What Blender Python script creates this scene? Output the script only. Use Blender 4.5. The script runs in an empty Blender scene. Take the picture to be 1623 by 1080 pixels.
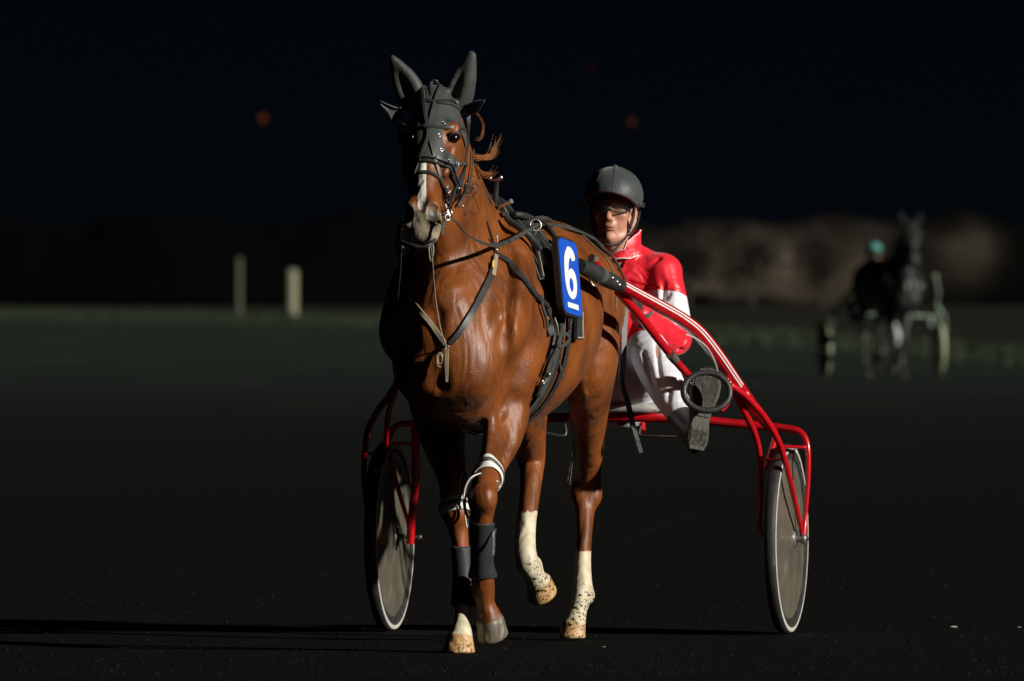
import bpy, bmesh, math, random, time
import numpy as np
from mathutils import Vector, Matrix
from mathutils.bvhtree import BVHTree
from mathutils import noise as mnoise

T0 = time.time()
random.seed(4); rng = np.random.default_rng(4)
R = math.radians
S = bpy.context.scene
C = S.collection

# ------------------------------------------------------------------ camera, sky, light, exposure
W_, H_ = 1623.0, 1080.0
FPX = 19035.0            # focal length in photo pixels
CAMH = 1.35
HORI = 432.0
def P(px, py, D):
    """world point seen at photo pixel (px, py) when it stands D metres from the camera"""
    return np.array([(px - W_ / 2) / FPX * D, D, CAMH - (py - HORI) / FPX * D])
cam = bpy.data.cameras.new('camera'); cam_o = bpy.data.objects.new('camera', cam); C.objects.link(cam_o)
cam_o.location = (0, 0, CAMH); cam_o.rotation_euler = (R(90), 0, 0)
cam.sensor_width = 36; cam.lens = 36 * FPX / W_
cam.shift_y = -(H_ / 2 - HORI) / W_
cam.clip_start = 0.5; cam.clip_end = 3000
cam.dof.use_dof = True; cam.dof.focus_distance = 42.9; cam.dof.aperture_fstop = cam.lens / 1000 / 0.052
S.camera = cam_o
SUN_AZ = R(31)          # how far in front of pure right the floodlight stands
SUN_EL = R(19)
w = bpy.data.worlds.new("World"); S.world = w; w.use_nodes = True
nt = w.node_tree; bg = nt.nodes['Background']
sky = nt.nodes.new('ShaderNodeTexSky'); sky.sky_type = 'NISHITA'; sky.sun_disc = False
sky.sun_elevation = SUN_EL
dirv = Vector((math.cos(SUN_AZ) * math.cos(SUN_EL), -math.sin(SUN_AZ) * math.cos(SUN_EL), math.sin(SUN_EL)))
sky.sun_rotation = math.atan2(dirv.x, dirv.y)
sky.air_density = 1.0; sky.dust_density = 0.0; sky.ozone_density = 6.0; sky.altitude = 3000
tn = nt.nodes.new('ShaderNodeMix'); tn.data_type = 'RGBA'; tn.blend_type = 'MULTIPLY'; tn.inputs[0].default_value = 1; tn.inputs[7].default_value = (.60, .88, 1.35, 1)
nt.links.new(sky.outputs[0], tn.inputs[6]); nt.links.new(tn.outputs[2], bg.inputs[0]); bg.inputs[1].default_value = 0.00040
sl = bpy.data.lights.new('sun', 'SUN'); so = bpy.data.objects.new('sun', sl); C.objects.link(so)
sl.energy = 5.0; sl.angle = R(1.6); sl.color = (1.0, 0.95, 0.87)
so.rotation_euler = dirv.to_track_quat('Z', 'Y').to_euler(); so.location = (20, 20, 20)
S.view_settings.view_transform = 'Standard'; S.view_settings.look = 'None'
S.view_settings.exposure = 0; S.view_settings.gamma = 1

# ------------------------------------------------------------------ materials
def new_mat(name):
    m = bpy.data.materials.new(name); m.use_nodes = True
    return m, m.node_tree, m.node_tree.nodes['Principled BSDF']
def nd(t, typ, **kw):
    n = t.nodes.new(typ)
    for k, v in kw.items():
        if k.startswith('_'): setattr(n, k[1:], v)
        else: n.inputs[k].default_value = v
    return n
def mix(t, fac, a, b, blend='MIX'):
    n = t.nodes.new('ShaderNodeMix'); n.data_type = 'RGBA'; n.blend_type = blend
    for i, v in ((0, fac), (6, a), (7, b)):
        if hasattr(v, 'is_linked') or isinstance(v, bpy.types.NodeSocket): t.links.new(v, n.inputs[i])
        else: n.inputs[i].default_value = v if i == 0 else (*v, 1)
    return n.outputs[2]
def ramp(t, sock, lo, hi):
    n = t.nodes.new('ShaderNodeMapRange'); n.inputs[1].default_value = lo; n.inputs[2].default_value = hi
    t.links.new(sock, n.inputs[0]); return n.outputs[0]
def math_n(t, op, a, b=0.0):
    n = t.nodes.new('ShaderNodeMath'); n.operation = op
    for i, v in enumerate((a, b)):
        if isinstance(v, bpy.types.NodeSocket): t.links.new(v, n.inputs[i])
        else: n.inputs[i].default_value = v
    return n.outputs[0]
def mat(name, col, rough=0.5, metal=0.0, var=0.25, scale=30, bump=0.15, bscale=120, spec=0.5, coat=0.0, sheen=0.0, dist=0.004, stretch=(1, 1, 1), emit=None, patch=None):
    m, t, b = new_mat(name)
    tc = nd(t, 'ShaderNodeTexCoord'); mp = nd(t, 'ShaderNodeMapping'); mp.inputs['Scale'].default_value = stretch
    t.links.new(tc.outputs['Object'], mp.inputs[0])
    n = nd(t, 'ShaderNodeTexNoise', Scale=scale, Detail=6.0, Roughness=0.6); t.links.new(mp.outputs[0], n.inputs[0])
    c = mix(t, ramp(t, n.outputs[0], 0.3, 0.7), [x * (1 - var) for x in col], [min(1, x * (1 + var)) for x in col])
    if patch:
        n3 = nd(t, 'ShaderNodeTexNoise', Scale=patch[1], Detail=5.0); t.links.new(mp.outputs[0], n3.inputs[0])
        c = mix(t, ramp(t, n3.outputs[0], patch[2], patch[2] + 0.06), c, patch[0]) if False else mix(t, math_n(t, 'MULTIPLY', ramp(t, n3.outputs[0], patch[2], patch[2] + 0.1), 1.0), c, patch[0])
    t.links.new(c, b.inputs['Base Color'])
    rr = ramp(t, n.outputs[0], 0.2, 0.8); rm = t.nodes.new('ShaderNodeMapRange')
    t.links.new(rr, rm.inputs[0]); rm.inputs[3].default_value = max(0, rough - 0.08); rm.inputs[4].default_value = min(1, rough + 0.08)
    t.links.new(rm.outputs[0], b.inputs['Roughness'])
    b.inputs['Metallic'].default_value = metal; b.inputs['Specular IOR Level'].default_value = spec
    b.inputs['Coat Weight'].default_value = coat; b.inputs['Sheen Weight'].default_value = sheen
    if bump:
        n2 = nd(t, 'ShaderNodeTexNoise', Scale=bscale, Detail=5.0); t.links.new(mp.outputs[0], n2.inputs[0])
        bp = nd(t, 'ShaderNodeBump', Strength=bump, Distance=dist); t.links.new(n2.outputs[0], bp.inputs['Height'])
        t.links.new(bp.outputs[0], b.inputs['Normal'])
    if emit:
        b.inputs['Emission Color'].default_value = (*emit[0], 1); b.inputs['Emission Strength'].default_value = emit[1]
    return m

def attr(t, name):
    a = t.nodes.new('ShaderNodeAttribute'); a.attribute_name = name; return a.outputs['Fac']

def horse_mat(name, dark=False):
    m, t, b = new_mat(name)
    tc = nd(t, 'ShaderNodeTexCoord')
    if dark:
        n = nd(t, 'ShaderNodeTexNoise', Scale=4.0, Detail=6.0); t.links.new(tc.outputs['Object'], n.inputs[0])
        c = mix(t, n.outputs[0], (0.008, 0.009, 0.009), (0.014, 0.015, 0.014))
        s = attr(t, 'sockdark'); c = mix(t, s, c, (0.45, 0.47, 0.47))
        t.links.new(c, b.inputs['Base Color']); b.inputs['Roughness'].default_value = 0.5
        return m
    big = nd(t, 'ShaderNodeTexNoise', Scale=5.0, Detail=4.0, Roughness=0.55); t.links.new(tc.outputs['Object'], big.inputs[0])
    mp = nd(t, 'ShaderNodeMapping'); mp.inputs['Scale'].default_value = (70, 25, 12); t.links.new(tc.outputs['Object'], mp.inputs[0])
    hair = nd(t, 'ShaderNodeTexNoise', Scale=3.0, Detail=6.0, Roughness=0.65, Distortion=0.2); t.links.new(mp.outputs[0], hair.inputs[0])
    fine = nd(t, 'ShaderNodeTexNoise', Scale=190.0, Detail=4.0, Roughness=.7); t.links.new(tc.outputs['Object'], fine.inputs[0])
    c = mix(t, ramp(t, big.outputs[0], 0.32, 0.68), (0.095, 0.024, 0.0028), (0.290, 0.080, 0.0110))
    c = mix(t, math_n(t, 'MULTIPLY', ramp(t, hair.outputs[0], 0.42, 0.75), 0.08), c, (0.33, 0.125, 0.035))
    c = mix(t, math_n(t, 'MULTIPLY', ramp(t, fine.outputs[0], 0.35, 0.7), 0.28), c, (0.100, 0.024, 0.005))
    # darker points: knees and lower limbs
    c = mix(t, math_n(t, 'MULTIPLY', attr(t, 'darkpoint'), 0.45), c, (0.10, 0.028, 0.008))
    # dirt dapples under the belly
    dn = nd(t, 'ShaderNodeTexNoise', Scale=22.0, Detail=4.0, Roughness=0.6); t.links.new(tc.outputs['Object'], dn.inputs[0])
    dm = math_n(t, 'MULTIPLY', ramp(t, dn.outputs[0], 0.48, 0.60), attr(t, 'belly'))
    c = mix(t, math_n(t, 'MULTIPLY', dm, 0.7), c, (0.07, 0.03, 0.014))
    # white markings with a ragged edge
    en = nd(t, 'ShaderNodeTexNoise', Scale=55.0, Detail=5.0); t.links.new(tc.outputs['Object'], en.inputs[0])
    wm = math_n(t, 'ADD', attr(t, 'white'), math_n(t, 'MULTIPLY', math_n(t, 'SUBTRACT', en.outputs[0], 0.5), 0.7))
    wm = ramp(t, wm, 0.42, 0.58)
    wc = mix(t, ramp(t, dn.outputs[0], 0.4, 0.75), (0.66, 0.60, 0.44), (0.50, 0.41, 0.25)); wc = mix(t, attr(t, 'blaze'), wc, (0.80, 0.78, 0.70))
    c = mix(t, wm, c, wc)
    # muzzle
    c = mix(t, attr(t, 'muzzle'), c, mix(t, ramp(t, dn.outputs[0], 0.4, 0.65), (0.33, 0.28, 0.19), (0.085, 0.07, 0.05)))
    # hooves
    mh = nd(t, 'ShaderNodeMapping'); mh.inputs['Scale'].default_value = (50, 50, 6); t.links.new(tc.outputs['Object'], mh.inputs[0])
    hn = nd(t, 'ShaderNodeTexNoise', Scale=2.0, Detail=4.0); t.links.new(mh.outputs[0], hn.inputs[0])
    hc = mix(t, ramp(t, hn.outputs[0], 0.35, 0.65), (0.42, 0.22, 0.075), (0.62, 0.42, 0.20))
    gc = mix(t, ramp(t, hn.outputs[0], 0.35, 0.65), (0.085, 0.068, 0.045), (0.19, 0.165, 0.12))
    c = mix(t, attr(t, 'hoof'), c, hc); c = mix(t, attr(t, 'greyhoof'), c, gc)
    c = mix(t, attr(t, 'black'), c, (0.012, 0.010, 0.008))
    # flung cinders stuck to the socks
    v = nd(t, 'ShaderNodeTexNoise', Scale=88.0, Detail=3.0, Roughness=0.6); t.links.new(tc.outputs['Object'], v.inputs[0])
    sp = ramp(t, v.outputs[0], 0.555, 0.57)
    c = mix(t, math_n(t, 'MULTIPLY', sp, attr(t, 'speck')), c, (0.008, 0.007, 0.006))
    t.links.new(c, b.inputs['Base Color'])
    rm = t.nodes.new('ShaderNodeMapRange'); t.links.new(hair.outputs[0], rm.inputs[0])
    rm.inputs[1].default_value = 0.3; rm.inputs[2].default_value = 0.7; rm.inputs[3].default_value = 0.37; rm.inputs[4].default_value = 0.54
    t.links.new(rm.outputs[0], b.inputs['Roughness'])
    b.inputs['Specular IOR Level'].default_value = 0.5
    b.inputs['Sheen Weight'].default_value = 0.03; b.inputs['Sheen Roughness'].default_value = 0.4
    b.inputs['Coat Weight'].default_value = 0.03; b.inputs['Coat Roughness'].default_value = 0.4
    mm = nd(t, 'ShaderNodeMapping'); mm.inputs['Scale'].default_value = (9, 9, 3.0); t.links.new(tc.outputs['Object'], mm.inputs[0])
    mus = nd(t, 'ShaderNodeTexNoise', Scale=1.0, Detail=2.5, Roughness=0.5, Distortion=0.8); t.links.new(mm.outputs[0], mus.inputs[0])
    b1 = nd(t, 'ShaderNodeBump', Strength=0.6, Distance=0.04); t.links.new(mus.outputs[0], b1.inputs['Height'])
    vn = nd(t, 'ShaderNodeTexNoise', Scale=7.0, Detail=2.0, Roughness=.45, Distortion=1.2); t.links.new(tc.outputs['Object'], vn.inputs[0])
    va = math_n(t, 'ABSOLUTE', math_n(t, 'SUBTRACT', vn.outputs[0], 0.5)); vr = t.nodes.new('ShaderNodeMapRange'); vr.interpolation_type = 'SMOOTHSTEP'; t.links.new(va, vr.inputs[0])
    vr.inputs[1].default_value = 0; vr.inputs[2].default_value = .028; vr.inputs[3].default_value = 1; vr.inputs[4].default_value = 0
    bv = nd(t, 'ShaderNodeBump', Strength=.22, Distance=.003); t.links.new(math_n(t, 'MULTIPLY', vr.outputs[0], attr(t, 'veins')), bv.inputs['Height']); t.links.new(b1.outputs[0], bv.inputs['Normal']); b1 = bv
    b2 = nd(t, 'ShaderNodeBump', Strength=0.09, Distance=0.004); t.links.new(hair.outputs[0], b2.inputs['Height']); t.links.new(b1.outputs[0], b2.inputs['Normal'])
    b3 = nd(t, 'ShaderNodeBump', Strength=0.5, Distance=0.002); t.links.new(fine.outputs[0], b3.inputs['Height']); t.links.new(b2.outputs[0], b3.inputs['Normal'])
    t.links.new(b3.outputs[0], b.inputs['Normal'])
    return m

M = {}
M['horse'] = horse_mat('chestnut_coat')
M['farhorse'] = horse_mat('gloom_coat', True)  # coat darkened in place of the dimmer light far off
M['leather'] = mat('black_leather', (0.030, 0.031, 0.030), 0.42, var=0.3, bump=0.3, bscale=200, spec=0.5)
M['leather2'] = mat('grey_leather', (0.058, 0.060, 0.055), 0.5, var=0.25, bump=0.3, bscale=180)
M['hood'] = mat('grey_hood_cloth', (0.035, 0.041, 0.036), 0.62, var=0.22, scale=18, bump=0.35, bscale=320, sheen=0.15, dist=0.002)
M['pad'] = mat('black_neoprene', (0.024, 0.026, 0.028), 0.6, var=0.3, bump=0.4, bscale=150)
M['cannonboot'] = mat('charcoal_neoprene', (0.019, 0.021, 0.027), 0.58, var=0.25, bump=0.35, bscale=220, sheen=0.1)
M['tan'] = mat('tan_webbing', (0.30, 0.24, 0.16), 0.7, var=0.3, bump=0.3, bscale=300)
M['brownleather'] = mat('brown_leather', (0.16, 0.095, 0.045), 0.45, var=0.3, bump=0.2)
M['chrome'] = mat('steel', (0.50, 0.49, 0.47), 0.34, metal=1.0, var=0.1, bump=0.05)
M['white'] = mat('white_webbing', (0.72, 0.72, 0.68), 0.6, var=0.08, bump=0.2, bscale=300)
M['cream'] = mat('cream_stitching', (0.50, 0.46, 0.34), 0.6)
M['red'] = mat('red_lacquer', (0.52, 0.006, 0.012), 0.25, var=0.12, scale=25, bump=0.05, bscale=90, coat=0.6, patch=((0.09, 0.012, 0.010), 38, 0.66))
M['stripe'] = mat('white_paint', (0.80, 0.78, 0.76), 0.3, var=0.06, bump=0.03, coat=0.3, patch=((0.4, 0.25, 0.2), 60, 0.68))
M['tyre'] = mat('tyre_rubber', (0.022, 0.022, 0.022), 0.62, var=0.3, bump=0.4, bscale=150, patch=((0.06, 0.055, 0.045), 20, 0.6))
M['sidewall'] = mat('pale_sidewall', (0.50, 0.48, 0.43), 0.5, var=0.15, scale=40, bump=0.1)
M['disc'] = mat('dusty_wheel_disc', (0.115, 0.105, 0.078), 0.34, var=0.22, scale=7, bump=0.12, bscale=14, spec=0.55, coat=0.15, dist=0.01, patch=((0.16, 0.15, 0.12), 9, 0.58))
M['blue'] = mat('blue_plastic', (0.012, 0.085, 0.52), 0.35, var=0.07, bump=0.05, bscale=60)
M['platewhite'] = mat('white_plastic', (0.80, 0.80, 0.76), 0.45, var=0.04, bump=0.03)
M['plateedge'] = mat('black_foam', (0.016, 0.017, 0.018), 0.5, bump=0.2)
M['hair'] = mat('chestnut_hair', (0.30, 0.12, 0.04), 0.45, var=0.35, scale=60, bump=0.1)
M['tailhair'] = mat('tail_hair', (0.22, 0.14, 0.08), 0.5, var=0.35, scale=60, bump=0.1)
M['eye'] = mat('dark_eye', (0.006, 0.004, 0.003), 0.16, var=0.0, bump=0.0, coat=1.0)
M['rope'] = mat('pale_cord', (0.36, 0.34, 0.26), 0.7)
M['yellow'] = mat('yellow_tag', (0.75, 0.50, 0.02), 0.5)
M['wire'] = mat('dull_wire', (0.22, 0.21, 0.19), 0.4, metal=0.6)

# ------------------------------------------------------------------ object helpers
def link_mesh(name, me, material=None, parent=None, smooth=True):
    o = bpy.data.objects.new(name, me); C.objects.link(o)
    if material: me.materials.append(material)
    if smooth: me.shade_smooth()
    if parent is not None: o.parent = parent
    return o
def from_np(name, v, f, material=None, parent=None, smooth=True):
    me = bpy.data.meshes.new(name); v = np.asarray(v, np.float32); f = np.asarray(f, np.int32)
    me.vertices.add(len(v)); me.vertices.foreach_set('co', v.ravel())
    k = f.shape[1]
    me.loops.add(f.size); me.loops.foreach_set('vertex_index', f.ravel())
    me.polygons.add(len(f)); me.polygons.foreach_set('loop_start', np.arange(0, f.size, k, dtype=np.int32))
    me.polygons.foreach_set('loop_total', np.full(len(f), k, np.int32))
    me.update(calc_edges=True); me.validate()
    return link_mesh(name, me, material, parent, smooth)
class MB:
    """collects faces for ONE mesh object"""
    def __init__(s): s.v = []; s.f = []; s.m = []
    def add(s, v, f, mi=0):
        o = len(s.v); s.v += [tuple(x) for x in v]; s.f += [tuple(i + o for i in q) for q in f]; s.m += [mi] * len(f); return s
    def build(s, name, mats, parent=None, smooth=True, bevel=0):
        me = bpy.data.meshes.new(name); me.from_pydata(s.v, [], s.f)
        mats = mats if isinstance(mats, (list, tuple)) else [mats]
        for k in mats: me.materials.append(k)
        me.polygons.foreach_set('material_index', s.m)
        bm = bmesh.new(); bm.from_mesh(me); bmesh.ops.recalc_face_normals(bm, faces=bm.faces); bm.to_mesh(me); bm.free()
        o = link_mesh(name, me, None, parent, False)
        if smooth:
            me.shade_smooth(); me.set_sharp_from_angle(angle=R(50))
        if bevel:
            b = o.modifiers.new('bevel', 'BEVEL'); b.width = bevel; b.segments = 2; b.limit_method = 'ANGLE'
        return o
def tag(o, label=None, cat=None, group=None, kind=None):
    if label: o['label'] = label
    if cat: o['category'] = cat
    if group: o['group'] = group
    if kind: o['kind'] = kind
    return o
def empty(name, loc=(0, 0, 0)):
    o = bpy.data.objects.new(name, None); C.objects.link(o); o.location = loc; o.empty_display_size = 0.1
    return o
def put(o, parent):
    """make o (built in world coordinates) a child of parent, keeping its place"""
    bpy.context.view_layer.update()
    o.parent = parent; o.matrix_parent_inverse = Matrix.Translation(Vector(parent.location)).inverted(); return o

def catmull(pts, n=8, closed=False):
    p = [np.asarray(x, float) for x in pts]; out = []
    m = len(p)
    if m < 3 and not closed: return [p[0] + (p[-1] - p[0]) * i / n for i in range(n + 1)]
    rngk = range(m) if closed else range(m - 1)
    for i in rngk:
        if closed: a, b, c, d = p[(i - 1) % m], p[i], p[(i + 1) % m], p[(i + 2) % m]
        else: a, b, c, d = p[max(i - 1, 0)], p[i], p[i + 1], p[min(i + 2, m - 1)]
        for k in range(n):
            t = k / n
            out.append(0.5 * ((2 * b) + (c - a) * t + (2 * a - 5 * b + 4 * c - d) * t * t + (-a + 3 * b - 3 * c + d) * t ** 3))
    if not closed: out.append(p[-1])
    return out
def tube(mb, pts, r, seg=10, n=6, closed=False, mi=0, smooth=True, flat=None):
    """round tube along a smoothed path; r a number or one per control point; flat=(normal vector, ratio)"""
    pts = [np.asarray(q, float) for q in pts]
    if np.isscalar(r): r = [r] * len(pts)
    q = [np.append(a, b) for a, b in zip(pts, r)]
    q = catmull(q, n, closed) if smooth else q
    c = np.array([x[:3] for x in q]); rr = [x[3] for x in q]; m = len(c)
    ups = None; V = []; F = []
    for i in range(m):
        tg = (c[(i + 1) % m] - c[(i - 1) % m]) if closed else (c[min(i + 1, m - 1)] - c[max(i - 1, 0)])
        L = np.linalg.norm(tg); tg = tg / L if L > 1e-9 else np.array([0, 0, 1.0])
        if ups is None:
            h = np.array([0, 0, 1.0]) if abs(tg[2]) < 0.9 else np.array([1.0, 0, 0])
            ups = h - tg * h.dot(tg)
        else: ups = ups - tg * ups.dot(tg)
        ups /= np.linalg.norm(ups) + 1e-12; sd = np.cross(tg, ups)
        for k in range(seg):
            a = 2 * math.pi * k / seg
            V.append(c[i] + rr[i] * (math.cos(a) * ups + math.sin(a) * sd))
    for i in range(m if closed else m - 1):
        j = (i + 1) % m
        for k in range(seg):
            l = (k + 1) % seg; F.append((i * seg + k, i * seg + l, j * seg + l, j * seg + k))
    if not closed:
        F.append(tuple(range(seg - 1, -1, -1))); F.append(tuple((m - 1) * seg + k for k in range(seg)))
    mb.add(V, F, mi); return mb
def ribbon(mb, pts, nrm, width, thick, mi=0, closed=False, taper=None):
    """flat strap: centre points, outward normals, width and thickness"""
    m = len(pts); V = []; F = []
    for i in range(m):
        tg = (pts[(i + 1) % m] - pts[(i - 1) % m]) if closed else (pts[min(i + 1, m - 1)] - pts[max(i - 1, 0)])
        tg = tg / (np.linalg.norm(tg) + 1e-12); nn = nrm[i] - tg * np.dot(nrm[i], tg); nn /= np.linalg.norm(nn) + 1e-12
        s = np.cross(tg, nn); wd = width if taper is None else width * taper[i]
        for a, b in ((-.5, 0), (-.42, 1), (.42, 1), (.5, 0), (.42, -.3), (-.42, -.3)):
            V.append(pts[i] + s * a * wd + nn * b * thick)
    for i in range(m if closed else m - 1):
        j = (i + 1) % m
        for k in range(6):
            l = (k + 1) % 6; F.append((i * 6 + k, i * 6 + l, j * 6 + l, j * 6 + k))
    if not closed:
        F.append(tuple(range(5, -1, -1))); F.append(tuple((m - 1) * 6 + k for k in range(6)))
    mb.add(V, F, mi); return mb
def ball(mb, c, r, axes=None, seg=14, mi=0):
    c = np.asarray(c, float); r = np.array([r] * 3 if np.isscalar(r) else r, float)
    A = np.eye(3) if axes is None else np.array(axes)
    V = [c + A[2] * r[2]]; F = []
    rows = seg // 2
    for i in range(1, rows):
        th = math.pi * i / rows
        for k in range(seg):
            ph = 2 * math.pi * k / seg
            V.append(c + A[0] * r[0] * math.sin(th) * math.cos(ph) + A[1] * r[1] * math.sin(th) * math.sin(ph) + A[2] * r[2] * math.cos(th))
    V.append(c - A[2] * r[2]); last = len(V) - 1
    for k in range(seg): F.append((0, 1 + k, 1 + (k + 1) % seg))
    for i in range(rows - 2):
        for k in range(seg):
            a = 1 + i * seg; b = a + seg; F.append((a + k, b + k, b + (k + 1) % seg, a + (k + 1) % seg))
    a = 1 + (rows - 2) * seg
    for k in range(seg): F.append((a + k, last, a + (k + 1) % seg))
    mb.add(V, F, mi); return mb
def ring(mb, c, r, rr, nrm, seg=20, mi=0):
    c = np.asarray(c, float); n = np.asarray(nrm, float); n /= np.linalg.norm(n)
    h = np.array([0, 0, 1.0]) if abs(n[2]) < 0.9 else np.array([1.0, 0, 0])
    a = np.cross(n, h); a /= np.linalg.norm(a); b = np.cross(n, a)
    rx, ry = (r, r) if np.isscalar(r) else r
    tube(mb, [c + a * rx * math.cos(2 * math.pi * k / seg) + b * ry * math.sin(2 * math.pi * k / seg) for k in range(seg)], rr, seg=8, n=1, closed=True, mi=mi, smooth=False)
    return mb

# ------------------------------------------------------------------ distance-field body modeller
def nrmz(v): v = np.asarray(v, float); return v / np.linalg.norm(v)
class Field:
    def __init__(s, lo, hi, h):
        s.lo = np.array(lo, float); s.h = h
        s.n = np.ceil((np.array(hi) - s.lo) / h).astype(int) + 1
        s.F = np.full(s.n, 0.5, np.float32)
        s.ax = [(s.lo[i] + h * np.arange(s.n[i])).astype(np.float32) for i in range(3)]
    def sub(s, lo, hi):
        a = np.clip(np.floor((lo - s.lo) / s.h).astype(int), 0, s.n); b = np.clip(np.ceil((hi - s.lo) / s.h).astype(int) + 1, 0, s.n)
        return tuple(slice(int(x), int(y)) for x, y in zip(a, b))
    def apply(s, sl, d, k, op):
        A = s.F[sl]
        if op == 'add':
            h = np.clip(0.5 + 0.5 * (A - d) / k, 0, 1); s.F[sl] = A + (d - A) * h - k * h * (1 - h)
        else:       # carve
            d = -d; h = np.clip(0.5 - 0.5 * (A - d) / k, 0, 1); s.F[sl] = A + (d - A) * h + k * h * (1 - h)
    def ell(s, c, r, axes=None, k=0.03, op='add'):
        c = np.asarray(c, float); r = np.array([r] * 3 if np.isscalar(r) else r, float); m = r.max() + k + 2 * s.h
        sl = s.sub(c - m, c + m)
        x, y, z = np.meshgrid(*[s.ax[i][sl[i]] - c[i] for i in range(3)], indexing='ij', sparse=True)
        if 0 in np.broadcast_shapes(x.shape, y.shape, z.shape): return s
        A = np.eye(3) if axes is None else np.array([nrmz(a) for a in axes])
        u = [(x * A[i][0] + y * A[i][1] + z * A[i][2]) for i in range(3)]
        k0 = np.sqrt(sum((u[i] / r[i]) ** 2 for i in range(3))) + 1e-6; k1 = np.sqrt(sum((u[i] / r[i] ** 2) ** 2 for i in range(3))) + 1e-6
        s.apply(sl, (k0 * (k0 - 1) / k1).astype(np.float32), k, op); return s
    def loft(s, pts, side, k=0.03, op='add', sub=4, endcap=1.0):
        """pts: (point, half width along side, half depth across). side: one vector or one per point"""
        q = []
        for i, e in enumerate(pts):
            sv = side[i] if isinstance(side, list) else side
            q.append(np.concatenate([np.asarray(e[0], float), [e[1], e[2]], nrmz(sv)]))
        q = catmull(q, sub); q = np.array(q); c = q[:, :3]
        rm = q[:, 3:5].max() + k + 2 * s.h
        sl = s.sub(c.min(0) - rm, c.max(0) + rm)
        shp = tuple(x.stop - x.start for x in sl)
        if 0 in shp: return s
        D = np.full(shp, 9.0, np.float32)
        org = s.lo + s.h * np.array([x.start for x in sl])
        for i in range(len(q) - 1):
            a, b = q[i], q[i + 1]; T = b[:3] - a[:3]; L2 = T.dot(T)
            if L2 < 1e-10: continue
            Tn = T / math.sqrt(L2); m = max(a[3:5].max(), b[3:5].max()) + k + 2 * s.h
            lo = np.minimum(a[:3], b[:3]) - m; hi = np.maximum(a[:3], b[:3]) + m
            i0 = np.clip(np.floor((lo - org) / s.h).astype(int), 0, shp); i1 = np.clip(np.ceil((hi - org) / s.h).astype(int) + 1, 0, shp)
            ss = tuple(slice(int(x), int(y)) for x, y in zip(i0, i1))
            x, y, z = np.meshgrid(*[(org[j] + s.h * np.arange(ss[j].start, ss[j].stop) - a[j]).astype(np.float32) for j in range(3)], indexing='ij', sparse=True)
            if 0 in np.broadcast_shapes(x.shape, y.shape, z.shape): continue
            t = np.clip((x * T[0] + y * T[1] + z * T[2]) / L2, 0, 1).astype(np.float32)
            sv = nrmz(a[5:8] + b[5:8]); sv = nrmz(sv - Tn * sv.dot(Tn)); bv = np.cross(Tn, sv)
            ra = a[3] + (b[3] - a[3]) * t; rb = a[4] + (b[4] - a[4]) * t; rw = np.minimum(ra, rb) * endcap
            rx, ry, rz = x - T[0] * t, y - T[1] * t, z - T[2] * t
            u = rx * sv[0] + ry * sv[1] + rz * sv[2]; v = rx * bv[0] + ry * bv[1] + rz * bv[2]; w_ = rx * Tn[0] + ry * Tn[1] + rz * Tn[2]
            k0 = np.sqrt((u / ra) ** 2 + (v / rb) ** 2 + (w_ / rw) ** 2) + 1e-6
            k1 = np.sqrt((u / ra ** 2) ** 2 + (v / rb ** 2) ** 2 + (w_ / rw ** 2) ** 2) + 1e-6
            D[ss] = np.minimum(D[ss], k0 * (k0 - 1) / k1)
        s.apply(sl, D, k, op); return s
    def plane_cut(s, c, n, k=0.006, radius=0.2):
        """remove what lies beyond the plane (on the side n points to), within radius of c"""
        c = np.asarray(c, float); n = nrmz(n); sl = s.sub(c - radius, c + radius)
        x, y, z = np.meshgrid(*[s.ax[i][sl[i]] - c[i] for i in range(3)], indexing='ij', sparse=True)
        s.apply(sl, (-(x * n[0] + y * n[1] + z * n[2])).astype(np.float32), k, 'carve'); return s
    def mesh(s, relax=2):
        F = s.F; n = s.n; neg = F < 0
        cn = np.zeros(n - 1, np.int8)
        for a in (0, 1):
            for b in (0, 1):
                for c in (0, 1): cn += neg[a:n[0] - 1 + a, b:n[1] - 1 + b, c:n[2] - 1 + c]
        act = np.argwhere((cn > 0) & (cn < 8)); idx = np.full(n - 1, -1, np.int32); idx[tuple(act.T)] = np.arange(len(act))
        acc = np.zeros((len(act), 3)); cnt = np.zeros(len(act))
        for d in range(3):
            o1, o2 = [x for x in range(3) if x != d]
            for p in (0, 1):
                for q in (0, 1):
                    off = np.zeros(3, int); off[o1] = p; off[o2] = q; A = act + off; B = A.copy(); B[:, d] += 1
                    fa = F[tuple(A.T)]; fb = F[tuple(B.T)]; m = (fa < 0) != (fb < 0)
                    t = fa[m] / (fa[m] - fb[m]); pt = off[None, :].repeat(m.sum(), 0).astype(float); pt[:, d] += t
                    acc[m] += pt; cnt[m] += 1
        V = s.lo + s.h * (act + acc / cnt[:, None])
        Q = []
        for d in range(3):
            o1, o2 = (d + 1) % 3, (d + 2) % 3
            sa = [slice(None)] * 3; sb = [slice(None)] * 3; sa[d] = slice(0, n[d] - 1); sb[d] = slice(1, n[d])
            A = neg[tuple(sa)]; B = neg[tuple(sb)]; e = np.argwhere(A != B)
            e = e[(e[:, o1] > 0) & (e[:, o2] > 0) & (e[:, o1] < n[o1] - 1) & (e[:, o2] < n[o2] - 1)]
            fl = A[tuple(e.T)]
            def cell(p, q):
                z = e.copy(); z[:, o1] -= p; z[:, o2] -= q; return idx[tuple(z.T)]
            q4 = np.stack([cell(1, 1), cell(0, 1), cell(0, 0), cell(1, 0)], 1)
            q4[~fl] = q4[~fl][:, ::-1]; Q.append(q4)
        Q = np.concatenate(Q)
        V = smooth_np(V, Q, relax)
        return V, Q
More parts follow.
